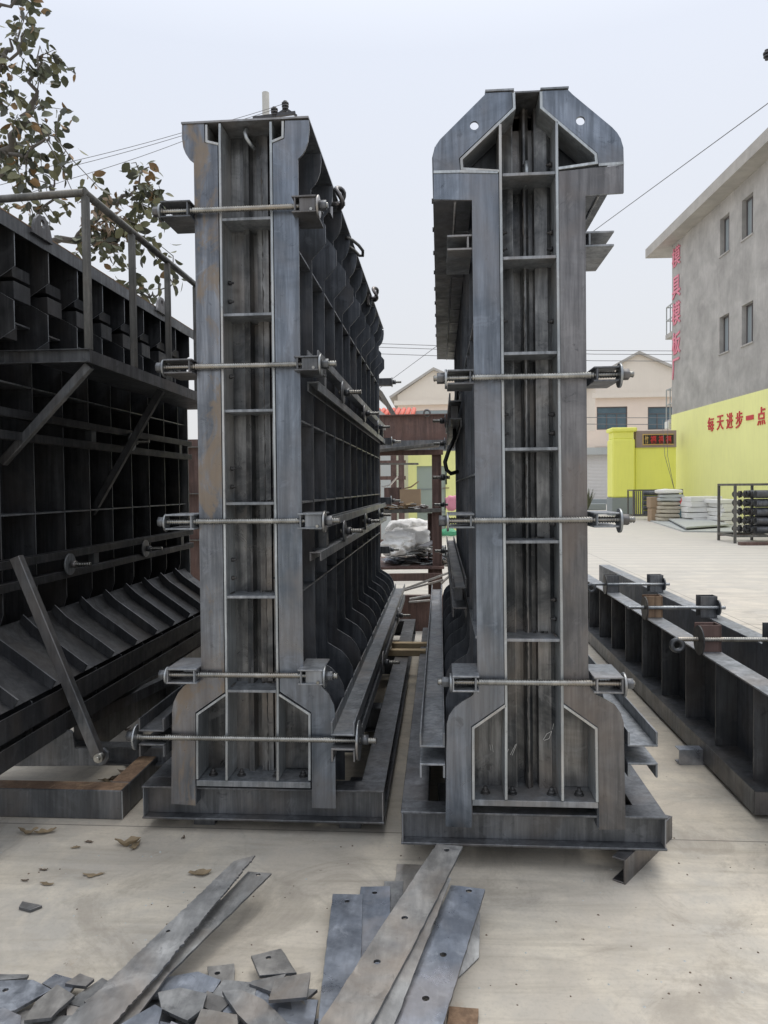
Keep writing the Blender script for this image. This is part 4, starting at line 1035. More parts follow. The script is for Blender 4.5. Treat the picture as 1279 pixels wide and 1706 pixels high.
mb = MB(); n = 34
for i in range(n):
    z0_ = .05 + (b.z-.05)*i/n; z1_ = .05 + (b.z-.05)*(i+1)/n
    mb.add([(a.x-3, YH-.10, z0_), (b.x, YH-.10, z0_), (b.x, YH-.04, z1_-.02), (a.x-3, YH-.04, z1_-.02)], [(0, 1, 2, 3)])
    mb.add([(a.x-3, YH-.04, z1_-.02), (b.x, YH-.04, z1_-.02), (b.x, YH-.10, z1_), (a.x-3, YH-.10, z1_)], [(0, 1, 2, 3)])
mb.build('roller_shutter', 'shutter', H1)
MB().box((a.x-3.1, YH-.6, b.z+.001), (b.x+.1, YH-.001, P(1000, 746, YH).z)).build('shutter_box', 'sheetgrey', H1)
MB().box((a.x-3.1, YH-.05, P(1000, 744, YH).z), (b.x+.1, YH-.0012, P(1000, 718, YH).z)).build('shop_sign', 'creampink', H1)
H2 = house(YH+1, 662, 812, 722, 617, 655, 672, 'cream gabled row house framed in the gap between the tall moulds', [(700, 683, 750, 705)])
# low wall and planter edge in front of the shutter
a = P(975, 850, 50); b = P(1022, 842, 50)
for k, (yy, lab) in enumerate(((838, 'far grey kerb block in front of the roller shutter'), (848, 'near grey kerb block beyond the gate pillar'))):
    Yk = CAMZ*F/(yy-812+4); p = P(960, yy, Yk); q = P(1018, yy, Yk)
    mb = MB(); mb.box((p.x-4, Yk, 0), (q.x-(0 if k == 0 else .3), Yk+.5, .42)); o = mb.build('kerb_block', 'greybase', None, bevel=.03); rebase(o); tag(o, lab, 'kerb block')
# shrub
def shrub(x, Y, h, lab):
    rr = random.Random(5); mb = MB()
    for i in range(60):
        a_ = rr.uniform(0, 6.28); l_ = h*rr.uniform(.5, 1); sp = rr.uniform(.1, .5)
        b_ = Vector((x, Y, .05)); t_ = Vector((x+math.cos(a_)*sp*l_, Y+math.sin(a_)*sp*l_, l_)); s_ = Vector((-math.sin(a_), math.cos(a_), 0))*.03
        m_ = (b_+t_)/2 + Vector((0, 0, .1)); mb.add([b_, m_+s_, t_, m_-s_], [(0, 1, 2, 3)])
    o = mb.build('spiky_shrub', 'leafA'); rebase(o); tag(o, lab, 'shrub')
p = P(979, 830, 46); shrub(p.x, 46, 1.5, 'grey-green spiky shrub in front of the roller shutter')

# ================================================================== STORES ALONG THE YELLOW WALL
def pipe_rack(x0, x1, Y, dep, H, rows, cols_, lab, fittings=False):
    r = thing('pipe_rack', ((x0+x1)/2, Y, 0), lab, 'pipe rack')
    t = .06
    mb = MB()
    for x in (x0, x1-t):
        for yy in (Y, Y+dep-t): mb.box((x, yy, 0), (x+t, yy+t, H-t-.001))
    for zz in (.16, H-t):
        for yy in (Y, Y+dep-t): mb.box((x0+.001, yy+.001, zz), (x1-.001, yy+t-.001, zz+t))
        for x in (x0, x1-t): mb.box((x+.001, Y+t, zz+.002), (x+t-.001, Y+dep-t, zz+t-.002))
    mb.build('rack_frame', 'pipe', r)
    return r
# rack at the picture edge: pipes lying across, their ends towards the left
YK = 20.0
a = P(1223, 903, YK); b = P(1279, 805, YK)
zt_ = b.z
PR = pipe_rack(a.x, a.x+.95, YK, 1.2, zt_, 6, 2, 'open steel frame rack stacked with thick pipes and their couplings, at the picture edge')
c1 = c2 = None
rad = .105
for i in range(6):
    for j in range(3):
        zc = .34 + i*.235; yc = YK+.22 + j*.35
        if zc > zt_-.15: continue
        if c1 is None:
            mb = MB(); mb.tube([(a.x+.62, yc, zc), (a.x+3.4, yc, zc)], rad, 14); c1 = mb.build('pipe', 'dark', PR)
            mb = MB(); disc(mb, (a.x+.50, yc, zc), (1, 0, 0), rad*.9, .06, 12); disc(mb, (a.x+.40, yc, zc), (1, 0, 0), rad*.45, .2, 8); disc(mb, (a.x+.34, yc, zc), (1, 0, 0), rad*.75, .03, 10)
            for q in range(4): mb.bar((a.x+.42, yc, zc), (a.x+.36, yc+.11*math.cos(q*1.57+.6), zc+.11*math.sin(q*1.57+.6)), .03, .03)
            c2 = mb.build('coupling', 'bolt', PR); y_, z_ = yc, zc
        else:
            copypart(c1, PR, (0, yc-y_, zc-z_)); copypart(c2, PR, (0, yc-y_, zc-z_))
p = P(1245, 906, 19.4)
o = MB().box((p.x-.2, 19.3, 0), (p.x+1.6, 19.5, .08)).build('steel_plank', 'redbrown', None, bevel=.005); rebase(o); tag(o, 'dark plank lying in front of the pipe rack at the picture edge', 'plank')
p = P(1198, 882, 23)
o = MB().box((p.x, 23, 0), (p.x+.9, 23.15, .06)).build('steel_plank', 'redbrown', None, bevel=.005); rebase(o); tag(o, 'short dark plank between the grey sheets and the pipe rack', 'plank')
YK2 = 34.0
a = P(1054, 862, YK2); b = P(1138, 815, YK2)
PR2 = pipe_rack(a.x, b.x, YK2, 1.0, b.z, 5, 1, 'long low rack of thick grey pipes in front of the yellow gate wall')
mb = MB()
for k in range(5): mb.box((a.x+.08+k*.085, YK2+.03, .2), (a.x+.12+k*.085, YK2+.07, b.z-.07))
mb.build('rack_bars', 'dark', PR2)
pp = None
for i in range(5):
    zc = .30 + i*.225
    if pp is None: pp = MB().tube([(a.x+.55, YK2+.4, zc), (b.x-.08, YK2+.4, zc)], .11, 14).build('pipe', 'dark', PR2); z_ = zc
    else: copypart(pp, PR2, (0, 0, zc-z_))
# boxes and sack stack
Yb = 31.5
rr = random.Random(11)
for k, (x0, y0, x1, y1, lab) in enumerate(((1083.5, 828, 1104, 846, 'upper tan carton between the pipe rack and the stack of bags'), (1085, 846.5, 1102, 864, 'lower tan carton between the pipe rack and the stack of bags'))):
    a = P(x0, y1, Yb+.6); b = P(x1, y0, Yb+.6)
    o = MB().box((a.x, Yb+.6, a.z if k == 0 else 0), (b.x, Yb+1.2, b.z)).build('carton', 'card', None, bevel=.01); rebase(o); tag(o, lab, 'carton')
def soft_slab(cx, cy, z0, w_, d_, h_, seed, mat, name, rot=0, wob=.06, crumple=0.):
    rr = random.Random(seed); bm = bmesh.new()
    bmesh.ops.create_cube(bm, size=1); bmesh.ops.subdivide_edges(bm, edges=bm.edges[:], cuts=3, use_grid_fill=True)
    for v in bm.verts:
        x, y, z = v.co
        pu = 1 - .25*(abs(x*2)**4 + abs(y*2)**4)
        v.co = Vector((x*w_ + rr.gauss(0, wob*.4*w_*.3), y*d_ + rr.gauss(0, wob*.4*d_*.3), (z*pu)*h_ + h_*.42 + rr.gauss(0, wob*h_)))
    me = bpy.data.meshes.new(name); bm.to_mesh(me); bm.free()
    if crumple:
        bm = bmesh.new(); bm.from_mesh(me); bmesh.ops.subdivide_edges(bm, edges=bm.edges[:], cuts=2, use_grid_fill=True, smooth=.6); bm.normal_update()
        for v in bm.verts:
            q = v.co*9 + Vector((seed*3.1, 0, 0)); f_ = 1-abs(mnoise.noise(q)); g_ = 1-abs(mnoise.noise(q*2.3))
            v.co += v.normal*crumple*((f_**3-.4) + .45*(g_**3-.4))
        bm.to_mesh(me); bm.free()
    for p_ in me.polygons: p_.use_smooth = True
    me.materials.append(MS[mat]); o = bpy.data.objects.new(name, me); COL.objects.link(o)
    mz = min(v.co.z for v in me.vertices)
    for v in me.vertices: v.co.z -= mz
    o.location = (cx, cy, z0); o.rotation_euler.z = rot
    sub = o.modifiers.new('sub', 'SUBSURF'); sub.levels = 1; sub.render_levels = 1
    return o
a = P(1098, 864, Yb); b = P(1146, 818, Yb)
S = thing('bag_stack', ((a.x+b.x)/2, Yb+.5, 0), 'sagging stack of folded grey and tan bags topped by a white one', 'stack of bags')
zc = 0; nlay = 8
for i in range(nlay):
    h_ = (b.z)/nlay*1.25
    o = soft_slab(0, 0, 0, (b.x-a.x)*(1.0-.05*i*.6), 1.0, h_, 20+i, 'white' if i == nlay-1 else ('kraft' if i < 5 else 'sheetgrey'), 'folded_bag', rr.uniform(-.15, .15), .1)
    o.parent = S; o.location = ((rr.uniform(-.06, .06)), 0, b.z/nlay*i)
Ybd = 30.5
a = P(1149, 868, Ybd); b = P(1201, 826, Ybd)
for s_i, (x0, x1, ytop, n, mat, lab) in enumerate(((1149, 1203, 827, 5, 'white', 'stack of thick white foam boards against the yellow wall'), (1200, 1232, 832, 6, 'white', 'second white board stack, half behind the pipe rack'))):
    Yq = Ybd + (0 if s_i == 0 else -1.5)
    a = P(x0, 869, Yq); b = P(x1, ytop, Yq)
    S2 = thing('board_stack', ((a.x+b.x)/2, Yq+.6, 0), lab, 'stack of boards')
    for i in range(n):
        h_ = b.z/n; j = rr.uniform(-.08, .08); rz = rr.uniform(-.12, .12)
        mb = MB(); mb.box(((a.x+b.x)/2-(b.x-a.x)/2, Yq, 0), ((a.x+b.x)/2+(b.x-a.x)/2, Yq+1.5, h_*.93)); o = mb.build('foam_board', 'white', S2, bevel=.015)
        o.location = (j, 0, h_*i + .01); o.rotation_euler = (rr.uniform(-.015, .015), rr.uniform(-.03, .03), rz)
# grey sheets lying on the ground
for k, (c_, zz, lab) in enumerate(((((1080,866), (1102,862), (1222,876), (1222,885), (1138,884)), .05, 'lower pale grey sheet lying in front of the white boards'), (((1110,862), (1165,862), (1218,873), (1142,878)), .16, 'upper pale grey sheet, on top of the other one'))):
    pts = [W(x, y, zz) for x, y in c_]
    o = MB().prism([(p.x, p.y) for p in pts], lambda u, v, w_: (u, v, zz-w_), .05).build('grey_sheet', 'sheetgrey', None); rebase(o); tag(o, lab, 'sheet')
o = soft_slab(P(1147, 835, 31).x, 31.6, P(1147, 835, 31).z-.2, .35, .3, .35, 3, 'red', 'red_cap', 0, .05); tag(o, 'small orange-red cap poking up between the bags and the white boards', 'cap')
o = soft_slab(P(1148, 852, 31).x, 31.7, 0, .5, .4, P(1147, 838, 31).z, 4, 'purple', 'teal_sack', 0, .05); tag(o, 'dark teal sack squeezed between the bags and the white boards', 'sack')
for k, (xa, ya) in enumerate(((1103, 700), (1112, 700))):
    p = P(xa, ya, YG-1); q = P(1123, 815, 36.0)
    o = MB().tube([p, (p+q)/2+Vector((-.15, 0, -.1)), q], .012, 5).build('guy_cable', 'wire'); rebase(o); tag(o, ['outer thin cable slanting down past the red-lettered sign', 'inner thin cable slanting down past the red-lettered sign'][k], 'cable')

# ================================================================== BETWEEN THE MOULDS
YS = 9.0
a = P(560, 850, YS); b = P(735, 850, YS)
RK = thing('steel_rack', ((a.x+b.x)/2, YS, 0), 'rusty steel rack with a sheet roof standing at the end of the gap', 'rack')
def post(x0, x1, ytop, Y, nm='rack_post'):
    p = P(x0, ytop, Y); q = P(x1, ytop, Y)
    mb = MB(); mb.box((p.x, Y, 0), (p.x+.012, Y+.09, p.z)); mb.box((q.x-.012, Y, 0), (q.x, Y+.09, p.z)); mb.box((p.x+.012, Y+.03, 0), (q.x-.012, Y+.04, p.z)); mb.build(nm, 'redbrown', RK)
post(719, 735, 757, YS); post(712, 720, 855, YS+.35); post(575, 590, 757, YS); post(719, 735, 757, YS+1.3)
def plank(x0, y0, x1, y1, Y, dep, th, mat, nm):
    p = P(x0, y0, Y); q = P(x1, y1, Y)
    mb = MB(); mb.prism([(p.x, p.z-th), (q.x, q.z-th), (q.x, q.z), (p.x, p.z)], XZ(Y), dep); return mb.build(nm, mat, RK, bevel=.002)
plank(560, 756, 731, 737, YS-.15, .4, .035, 'pipe', 'rack_roof_sheet'); plank(560, 752, 738, 749, YS-.02, .08, .06, 'redbrown', 'rack_beam')
plank(560, 851, 734, 847, YS-.06, .42, .045, 'pipe', 'rack_shelf')
plank(560, 946, 740, 944, YS-.06, 1.4, .03, 'redbrown', 'rack_shelf'); plank(560, 957, 737, 955, YS-.12, .05, .09, 'redbrown', 'rack_beam')
plank(660, 985, 750, 952, YS-.2, .04, .025, 'strip_warm', 'rack_brace')
# junk on the shelf
zs = P(680, 849, YS).z
def junk(x0, y0, x1, y1, Y, dep, mat, nm, lab, cat, rot=0.):
    p = P(x0, y1, Y); q = P(x1, y0, Y)
    mb = MB(); t = .012; X0, X1, Z0, Z1 = p.x, q.x, p.z, q.z
    mb.box((X0, Y, Z0), (X1, Y+dep, Z0+t)); mb.box((X0, Y, Z0+t), (X0+t, Y+dep, Z1)); mb.box((X1-t, Y, Z0+t), (X1, Y+dep, Z1)); mb.box((X0+t, Y, Z0+t), (X1-t, Y+t, Z1)); mb.box((X0+t, Y+dep-t, Z0+t), (X1-t, Y+dep, Z1))
    o = mb.build(nm, mat); rebase(o); tag(o, lab, cat); return o
junk(640, 812, 668, 847.5, YS+.02, .3, 'redbrown', 'metal_bin', 'rusty open bin on the rack shelf, by the square-headed mould', 'bin')
junk(666, 815, 700, 847.3, YS+.0, .3, 'card', 'carton', 'brown open carton on the rack shelf', 'carton')
rr = random.Random(4)
def scrap(x0, x1, y0, y1, Y0_, Y1_, n, mats, nm, lab, zbase=None, size=.12):
    groups = {}
    for i in range(n):
        k = rr.random(); px = rr.uniform(x0, x1); mid = (x0+x1)/2
        Y = rr.uniform(Y0_, Y1_); prof = 1-abs(px-mid)/(x1-x0)*1.2
        top = y1 + (y0-y1)*prof*rr.random()
        c = P(px, top, Y); m_ = rr.choice(mats); mb = groups.setdefault(m_, MB())
        a_ = rr.uniform(0, 3.14); d1 = Vector((math.cos(a_), math.sin(a_), rr.uniform(-.35, .35))).normalized()*size*rr.uniform(.5, 1.4)
        mb.bar(c-d1/2, c+d1/2, size*rr.uniform(.3, .9), .010)
    return groups
r_ = scrap(640, 708, 836, 847, YS-.04, YS+.25, 90, ['rusty', 'strip_warm', 'card', 'white', 'redbrown', 'timber'], '', '')
first = None
base = MB(); mats = list(r_)
for i, m_ in enumerate(mats):
    for f, in zip(r_[m_].f): base.add([r_[m_].v[k] for k in f], [tuple(range(len(f)))], i)
o = base.build('shelf_scraps', mats); tag(o, 'jumble of small rusty offcuts and chips along the front of the rack shelf', 'scraps', kind='stuff')
for k, (x0, y0, x1, y1, m_, lab) in enumerate(((636, 795, 662, 812, 'white', 'bent pale sheet on top of the rusty bin'), (672, 803, 697, 815, 'card', 'flattened cardboard flap over the open carton'))):
    p = P(x0, y1, YS+.4); q = P(x1, y0, YS+.5)
    mb = MB(); mb.prism([(p.x, p.z), (p.x+(q.x-p.x)*.5, p.z+.02), (q.x, q.z), (q.x, q.z+.01), (p.x+(q.x-p.x)*.5, p.z+.035), (p.x, p.z+.012)], XZ(YS+.35), .3); o = mb.build('bent_sheet', m_); rebase(o); tag(o, lab, 'sheet')
# scrap and sacks on the low table
zt2 = P(690, 945, YS).z
r_ = scrap(648, 765, 900, 943, YS+.1, YS+1.1, 260, ['strip_dull', 'strip', 'sheetgrey', 'sheetgrey', 'strip_warm', 'white', 'dark'], '', '', size=.17)
base = MB(); mats = list(r_)
for i, m_ in enumerate(mats):
    for f, in zip(r_[m_].f): base.add([r_[m_].v[k] for k in f], [tuple(range(len(f)))], i)
o = base.build('scrap_plates', mats); tag(o, 'heap of grey cut scrap plates on the low shelf of the rack', 'scrap heap', kind='stuff')
SK = ((668, 905, .34, .20, 'lowest white woven sack, at the outer end of the scrap heap'), (690, 908, .36, .20, 'low white woven sack lying against the dark rack post'), (686, 897, .44, .17, 'middle white woven sack, slumped across the two low ones'),
 (668, 887, .28, .20, 'knotted white woven sack standing on the upper end of the heap'), (688, 884, .30, .18, 'topmost white woven sack of the heap on the low shelf'), (660, 918, .24, .16, 'small white sack at the foot of the sack heap'), (704, 896, .22, .22, 'white sack pressed behind the dark rack post'))
for k, (x, y, w_, h_, lab) in enumerate(SK):
    Yk = YS + (.30, .55, .45, .6, .75, .2, .8)[k]
    p = P(x, y, Yk); o = soft_slab(p.x, Yk, p.z-h_*.5, w_, .36, h_, 40+k, 'bag', 'woven_sack', rr.uniform(-.4, .4), .05, crumple=.05); tag(o, lab, 'sack', 'white woven sacks on the scrap heap')
p = P(752, 845, YS+1.2); o = soft_slab(p.x, YS+1.2, p.z-.1, .16, .2, .2, 51, 'pinkbag', 'plastic_bag', .2, .2); tag(o, 'crumpled pink plastic bag beside the rack post', 'plastic bag')
p = P(746, 890, YS+1.2); o = soft_slab(p.x, YS+1.2, p.z-.05, .22, .2, .10, 52, 'green', 'plastic_bag', .2, .2); tag(o, 'crumpled green plastic sheet low beside the rack post', 'plastic bag')
# rusty plate and offcuts at the foot of the rack
p = P(648, 1050, 7.95); q = P(738, 992, 7.95)
o = MB().box((p.x, 7.95, .0), (q.x, 8.02, q.z)).build('rusty_plate', 'redbrown', None, bevel=.003); rebase(o); tag(o, 'dark rust-brown plate standing upright across the end of the gap', 'plate')
for k, (x0, y0, x1, y1, Y, lab) in enumerate(((664, 986, 738, 966, 8.2, 'thin brown angle bar slanting across the end of the gap'), (682, 998, 716, 992, 7.9, 'upper short bar laid across the standing rusty plate'), (681, 1003, 716, 1000, 7.85, 'lower short bar laid across the standing rusty plate'), (735, 972, 757, 952, 8.3, 'brown angle bar leaning on the rack post by the hooded mould'))):
    o = MB().bar(P(x0, y0, Y), P(x1, y1, Y+.05), .035, .02).build('angle_bar', 'strip_warm', None, bevel=.002); rebase(o); tag(o, lab, 'bar')
# red oxide girder farther off, carried on posts behind the moulds
YB = 13.0
a = P(560, 736, YB); b = P(759, 691, YB)
GD = thing('girder', ((a.x+b.x)/2, YB, 0), 'red-brown steel girder with a lifting ring, spanning the gap above the rack', 'girder')
MB().box((a.x, YB, a.z), (b.x, YB+.02, b.z)).build('girder_web', 'redbrown', GD)
MB().box((a.x, YB-.10, b.z+.0005), (b.x, YB+.12, b.z+.015)).build('girder_flange', 'redbrown', GD); MB().box((a.x, YB-.10, a.z-.18), (b.x, YB+.25, a.z-.001)).build('girder_flange', 'dark', GD)
for x in (a.x+.1, b.x+.35): MB().box((x-.07, YB+.03, 0), (x+.07, YB+.17, a.z+.0)).build('girder_post', 'redbrown', GD)
MB().box((b.x-.001, YB+.025, a.z+.0), (b.x+.5, YB+.11, a.z+.12)).build('girder_bracket', 'redbrown', GD)
p = P(711, 689, YB)
mb = MB(); mb.tube([(p.x+.055*math.cos(t_), YB+.01, p.z+.01+.055*math.sin(t_)) for t_ in [2*math.pi*k/18 for k in range(19)]], .018, 8, cap=False); mb.build('lifting_eye', 'dark', GD)
# rust-red panel stored upright behind the open mould half
SPN = thing('stored_panel', (-3.0, 8.6, 0), 'rust-red ribbed panel stored upright, seen in the slit beside the square-headed mould', 'panel')
MB().box((-3.3, 8.6, 0), (-2.55, 8.62, 2.15)).build('face_sheet', 'redbrown', SPN)
for x in (-3.28, -3.04, -2.80, -2.56): MB().box((x-.004, 8.50, 0), (x+.004, 8.599, 2.15)).build('rib', 'redbrown', SPN)
for z in (.4, .95, 1.5, 2.05): MB().box((-3.29, 8.52, z), (-2.55, 8.598, z+.012)).build('cross_rail', 'pipe', SPN)
# second, older rack against the yellow wall
YO = 16.0
OR = thing('storage_shelf', (P(655, 800, YO).x, YO, 0), 'rust-red shelving frame in front of the yellow wall door', 'shelf')
for x in (628, 655, 668): p = P(x, 757, YO); MB().box((p.x-.06, YO, 0), (p.x+.06, YO+.12, p.z)).build('shelf_post', 'redbrown', OR)
for y in (774, 800, 905): p = P(600, y, YO); q = P(672, y, YO); MB().box((p.x, YO-.02, p.z), (q.x+.05, YO-.001, p.z+.08)).build('shelf_rail', 'redbrown', OR)
p = P(600, 773, YO-.3); q = P(697, 773, YO-.3); o = MB().bar((p.x, YO-.3, p.z), (q.x, YO-.35, q.z), .05, .04).build('shelf_rail', 'pipe', OR)
YW2 = 24.0
a = P(680, 800, YW2); b = P(790, 735, YW2)
YWL = thing('office_wall', ((a.x+b.x)/2, YW2, 0), 'bright yellow wall with a grey-green door, seen through the rack', 'wall')
d0 = P(694, 800, YW2); d1 = P(742, 776, YW2)
MB().prism([(a.x, 0), (d0.x, 0), (d0.x, d1.z), (d1.x, d1.z), (d1.x, 0), (b.x, 0), (b.x, b.z), (a.x, b.z)], XZ(YW2), .25).build('wall', 'yellow', YWL)
MB().box((a.x-.1, YW2-.1, b.z+.001), (b.x, YW2+.4, b.z+.14)).build('wall_cap', 'cream', YWL)
dr = MB().box((d0.x+.002, YW2+.08, .01), (d1.x-.002, YW2+.13, d1.z-.002)).build('door', 'doorgrey', YWL)
mb = MB()
for k in (.33, .66): mb.box((d0.x+.03, YW2+.06, d1.z*k), (d1.x-.03, YW2+.079, d1.z*k+.03))
mb.build('door_rail', 'greybase', dr)
p = P(742, 813, YW2); MB().bar((p.x-.1, YW2-.05, p.z), (p.x+.12, YW2-.05, p.z), .03, .03).build('door_handle', 'rusty', YWL)
a = P(610, 900, YW2+.6); b = P(681, 748, YW2+.6)
SHD = thing('white_shed', ((a.x+b.x)/2, YW2, 0), 'pale cladded shed at the edge of the yellow wall', 'shed')
MB().box((a.x, YW2+.6, 0), (b.x-.3, YW2+4, b.z)).build('wall', 'sheetgrey', SHD); MB().box((b.x-.299, YW2+.5, 0), (b.x, YW2+3.9, b.z)).build('wall', 'white', SHD)
MB().box((P(668, 800, YW2+.5).x-.9, YW2+.55, .0), (P(668, 800, YW2+.5).x-.1, YW2+.599, 2.1)).build('door', 'purple', SHD)
o = MB().box((P(702, 880, 22).x, 22, 0), (P(724, 868, 22).x, 22.6, P(710, 868, 22).z)).build('white_cabinet', 'shutter', None, bevel=.02); rebase(o)
tag(o, 'white cabinet with a dark top edge in front of the grey-green door', 'cabinet')
# red tiled and blue-grey roofs behind the girder
YR2 = 34
a = P(654, 696, YR2); b = P(691, 683, YR2)
RT_ = thing('tiled_outbuilding', ((a.x+b.x)/2, YR2, 0), 'low outbuilding with a red tiled roof above the girder', 'outbuilding')
MB().box((a.x-3, YR2+.3, 0), (b.x, YR2+4, a.z-.02)).build('wall', 'cream', RT_)
mb = MB(); n = 16
for i in range(n):
    x0 = a.x-3+(b.x-a.x+3)*i/n; x1 = a.x-3+(b.x-a.x+3)*(i+.9)/n
    mb.tube([((x0+x1)/2, YR2-.1, a.z+.02), ((x0+x1)/2, YR2+3, b.z+.35)], (x1-x0)/2, 8)
mb.build('roof', 'redtile', RT_)
a = P(691, 694, YR2+3); b = P(770, 683, YR2+3)
o = thing('sheet_roof_shed', ((a.x+b.x)/2, YR2+3, 0), 'long shed with a blue-grey sheet roof edge above the girder', 'shed')
MB().box((a.x, YR2+3.2, 0), (b.x, YR2+8, a.z-.01)).build('wall', 'sheetgrey', o); MB().box((a.x-.1, YR2+3, a.z), (b.x+.1, YR2+8.2, b.z)).build('roof', 'greyroof', o)
a = P(634, 655, 20); b = P(657, 694, 20)
o = thing('lean_to_shed', (a.x-1, 20, 0), 'shed with a steep grey roof edge, beside the far end of the square-headed mould', 'shed')
MB().prism([(a.x-4, 0), (b.x-.05, 0), (b.x-.05, b.z-.1), (a.x-.2, a.z-.3), (a.x-4, a.z+2)], XZ(20.2), 3).build('wall', 'sheetgrey', o)
MB().prism(offset_strip([(a.x-4, a.z+2.4+1.5), (a.x, a.z), (b.x, b.z)], .12), XZ(20), 3.4).build('roof', 'pipe', o)

# ================================================================== POLES AND WIRES
def pole(px0, px1, ytop, Y, lab, arm_dx, ins):
    a = P(px0, ytop, Y); b = P(px1, ytop, Y); c = Vector(((a.x+b.x)/2, Y, 0)); r_ = (b.x-a.x)/2
    p_ = thing('utility_pole', c, lab, 'utility pole')
    MB().tube([(c.x, Y, 0), (c.x, Y, a.z)], [r_*1.5, r_], 14).build('shaft', 'pole', p_)
    return p_
YPL = 18.0
PO = pole(436.5, 448, 155, YPL, 'concrete utility pole rising behind the square-headed mould', 0, 0)
p = P(444, 198, YPL); q = P(494, 192, YPL)
mb = MB(); mb.bar((p.x-.3, YPL-.15, p.z-.05), (q.x, YPL-.15, q.z-.02), .07, .07); mb.bar((p.x, YPL-.15, p.z-.15), P(476, 182, YPL-.15), .05, .05); mb.bar(P(476, 182, YPL-.15), P(494, 193, YPL-.15), .05, .05); mb.build('cross_arm', 'ceramic', PO)
for ix, iy in ((457, 187), (475, 177)):
    c = P(ix, iy, YPL-.15); mb = MB()
    for dz, r_ in ((-.11, .035), (-.06, .075), (0, .085), (.06, .085), (.10, .05)): disc(mb, c+Vector((0, 0, dz)), (0, 0, 1), r_, .035, 12)
    mb.tube([c+Vector((0, 0, -.22)), c+Vector((0, 0, .1))], .02, 6); mb.build('insulator', 'ceramic', PO)
PO2 = pole(1293, 1304, 60, 22, 'utility pole just outside the picture edge, only its insulator arm showing', 0, 0)
p = P(1272, 104, 22); q = P(1310, 96, 22)
MB().bar((p.x, 21.8, p.z), (q.x, 21.8, q.z), .08, .08).build('cross_arm', 'ceramic', PO2)
c = P(1278, 92, 21.8); mb = MB()
for dz, r_ in ((-.10, .06), (-.03, .10), (.05, .11), (.12, .07)): disc(mb, c+Vector((0, 0, dz)), (0, 0, 1), r_, .05, 12)
mb.build('insulator', 'ceramic', PO2)
def wire(pts, r_, lab, sag=.0):
    ps = []
    for i in range(len(pts)-1):
        for k in range(8):
            f = k/8; p = pts[i].lerp(pts[i+1], f); p = p - Vector((0, 0, sag*4*f*(1-f))); ps.append(p)
    ps.append(pts[-1]); o = MB().tube(ps, r_*.65, 5).build('overhead_wire', 'wire'); rebase(o); tag(o, lab, 'wire', 'overhead wires')
YT = 20.0
wire([P(475, 172, YPL-.15), P(300, 222, 17), P(60, 282, 15), P(-80, 312, 14)], .010, 'uppermost wire running from the pole insulators towards the tree', .03)
wire([P(457, 182, YPL-.15), P(300, 227, 17), P(60, 291, 15), P(-80, 325, 14)], .010, 'middle wire running from the pole towards the tree, just below the uppermost', .03)
wire([P(440, 200, YPL), P(302, 236, 17), P(110, 300, 15), P(-80, 360, 14)], .010, 'lowest and steepest wire from the pole towards the tree', .03)
wire([P(1279+40, 143, 22), P(1005, 373, 30), P(735, 571, 38), P(560, 700, 44)], .022, 'single wire slanting across the sky behind the hooded mould', .0)
for k, y in enumerate((574, 580, 591)):
    wire([P(560, y-4, 55), P(735, y+2, 55), P(990, y+10, 55), P(1200, y+11, 55)], .035, ['top wire of the three level wires above the row houses', 'middle wire of the three level wires above the row houses', 'bottom wire of the three level wires above the row houses'][k], .0)
for k, y in enumerate((696, 707)):
    wire([P(900, y-1, 52), P(1050, y, 52), P(1160, y, 52)], .035, ['upper wire crossing the windows of the shuttered house', 'lower wire crossing the windows of the shuttered house'][k])

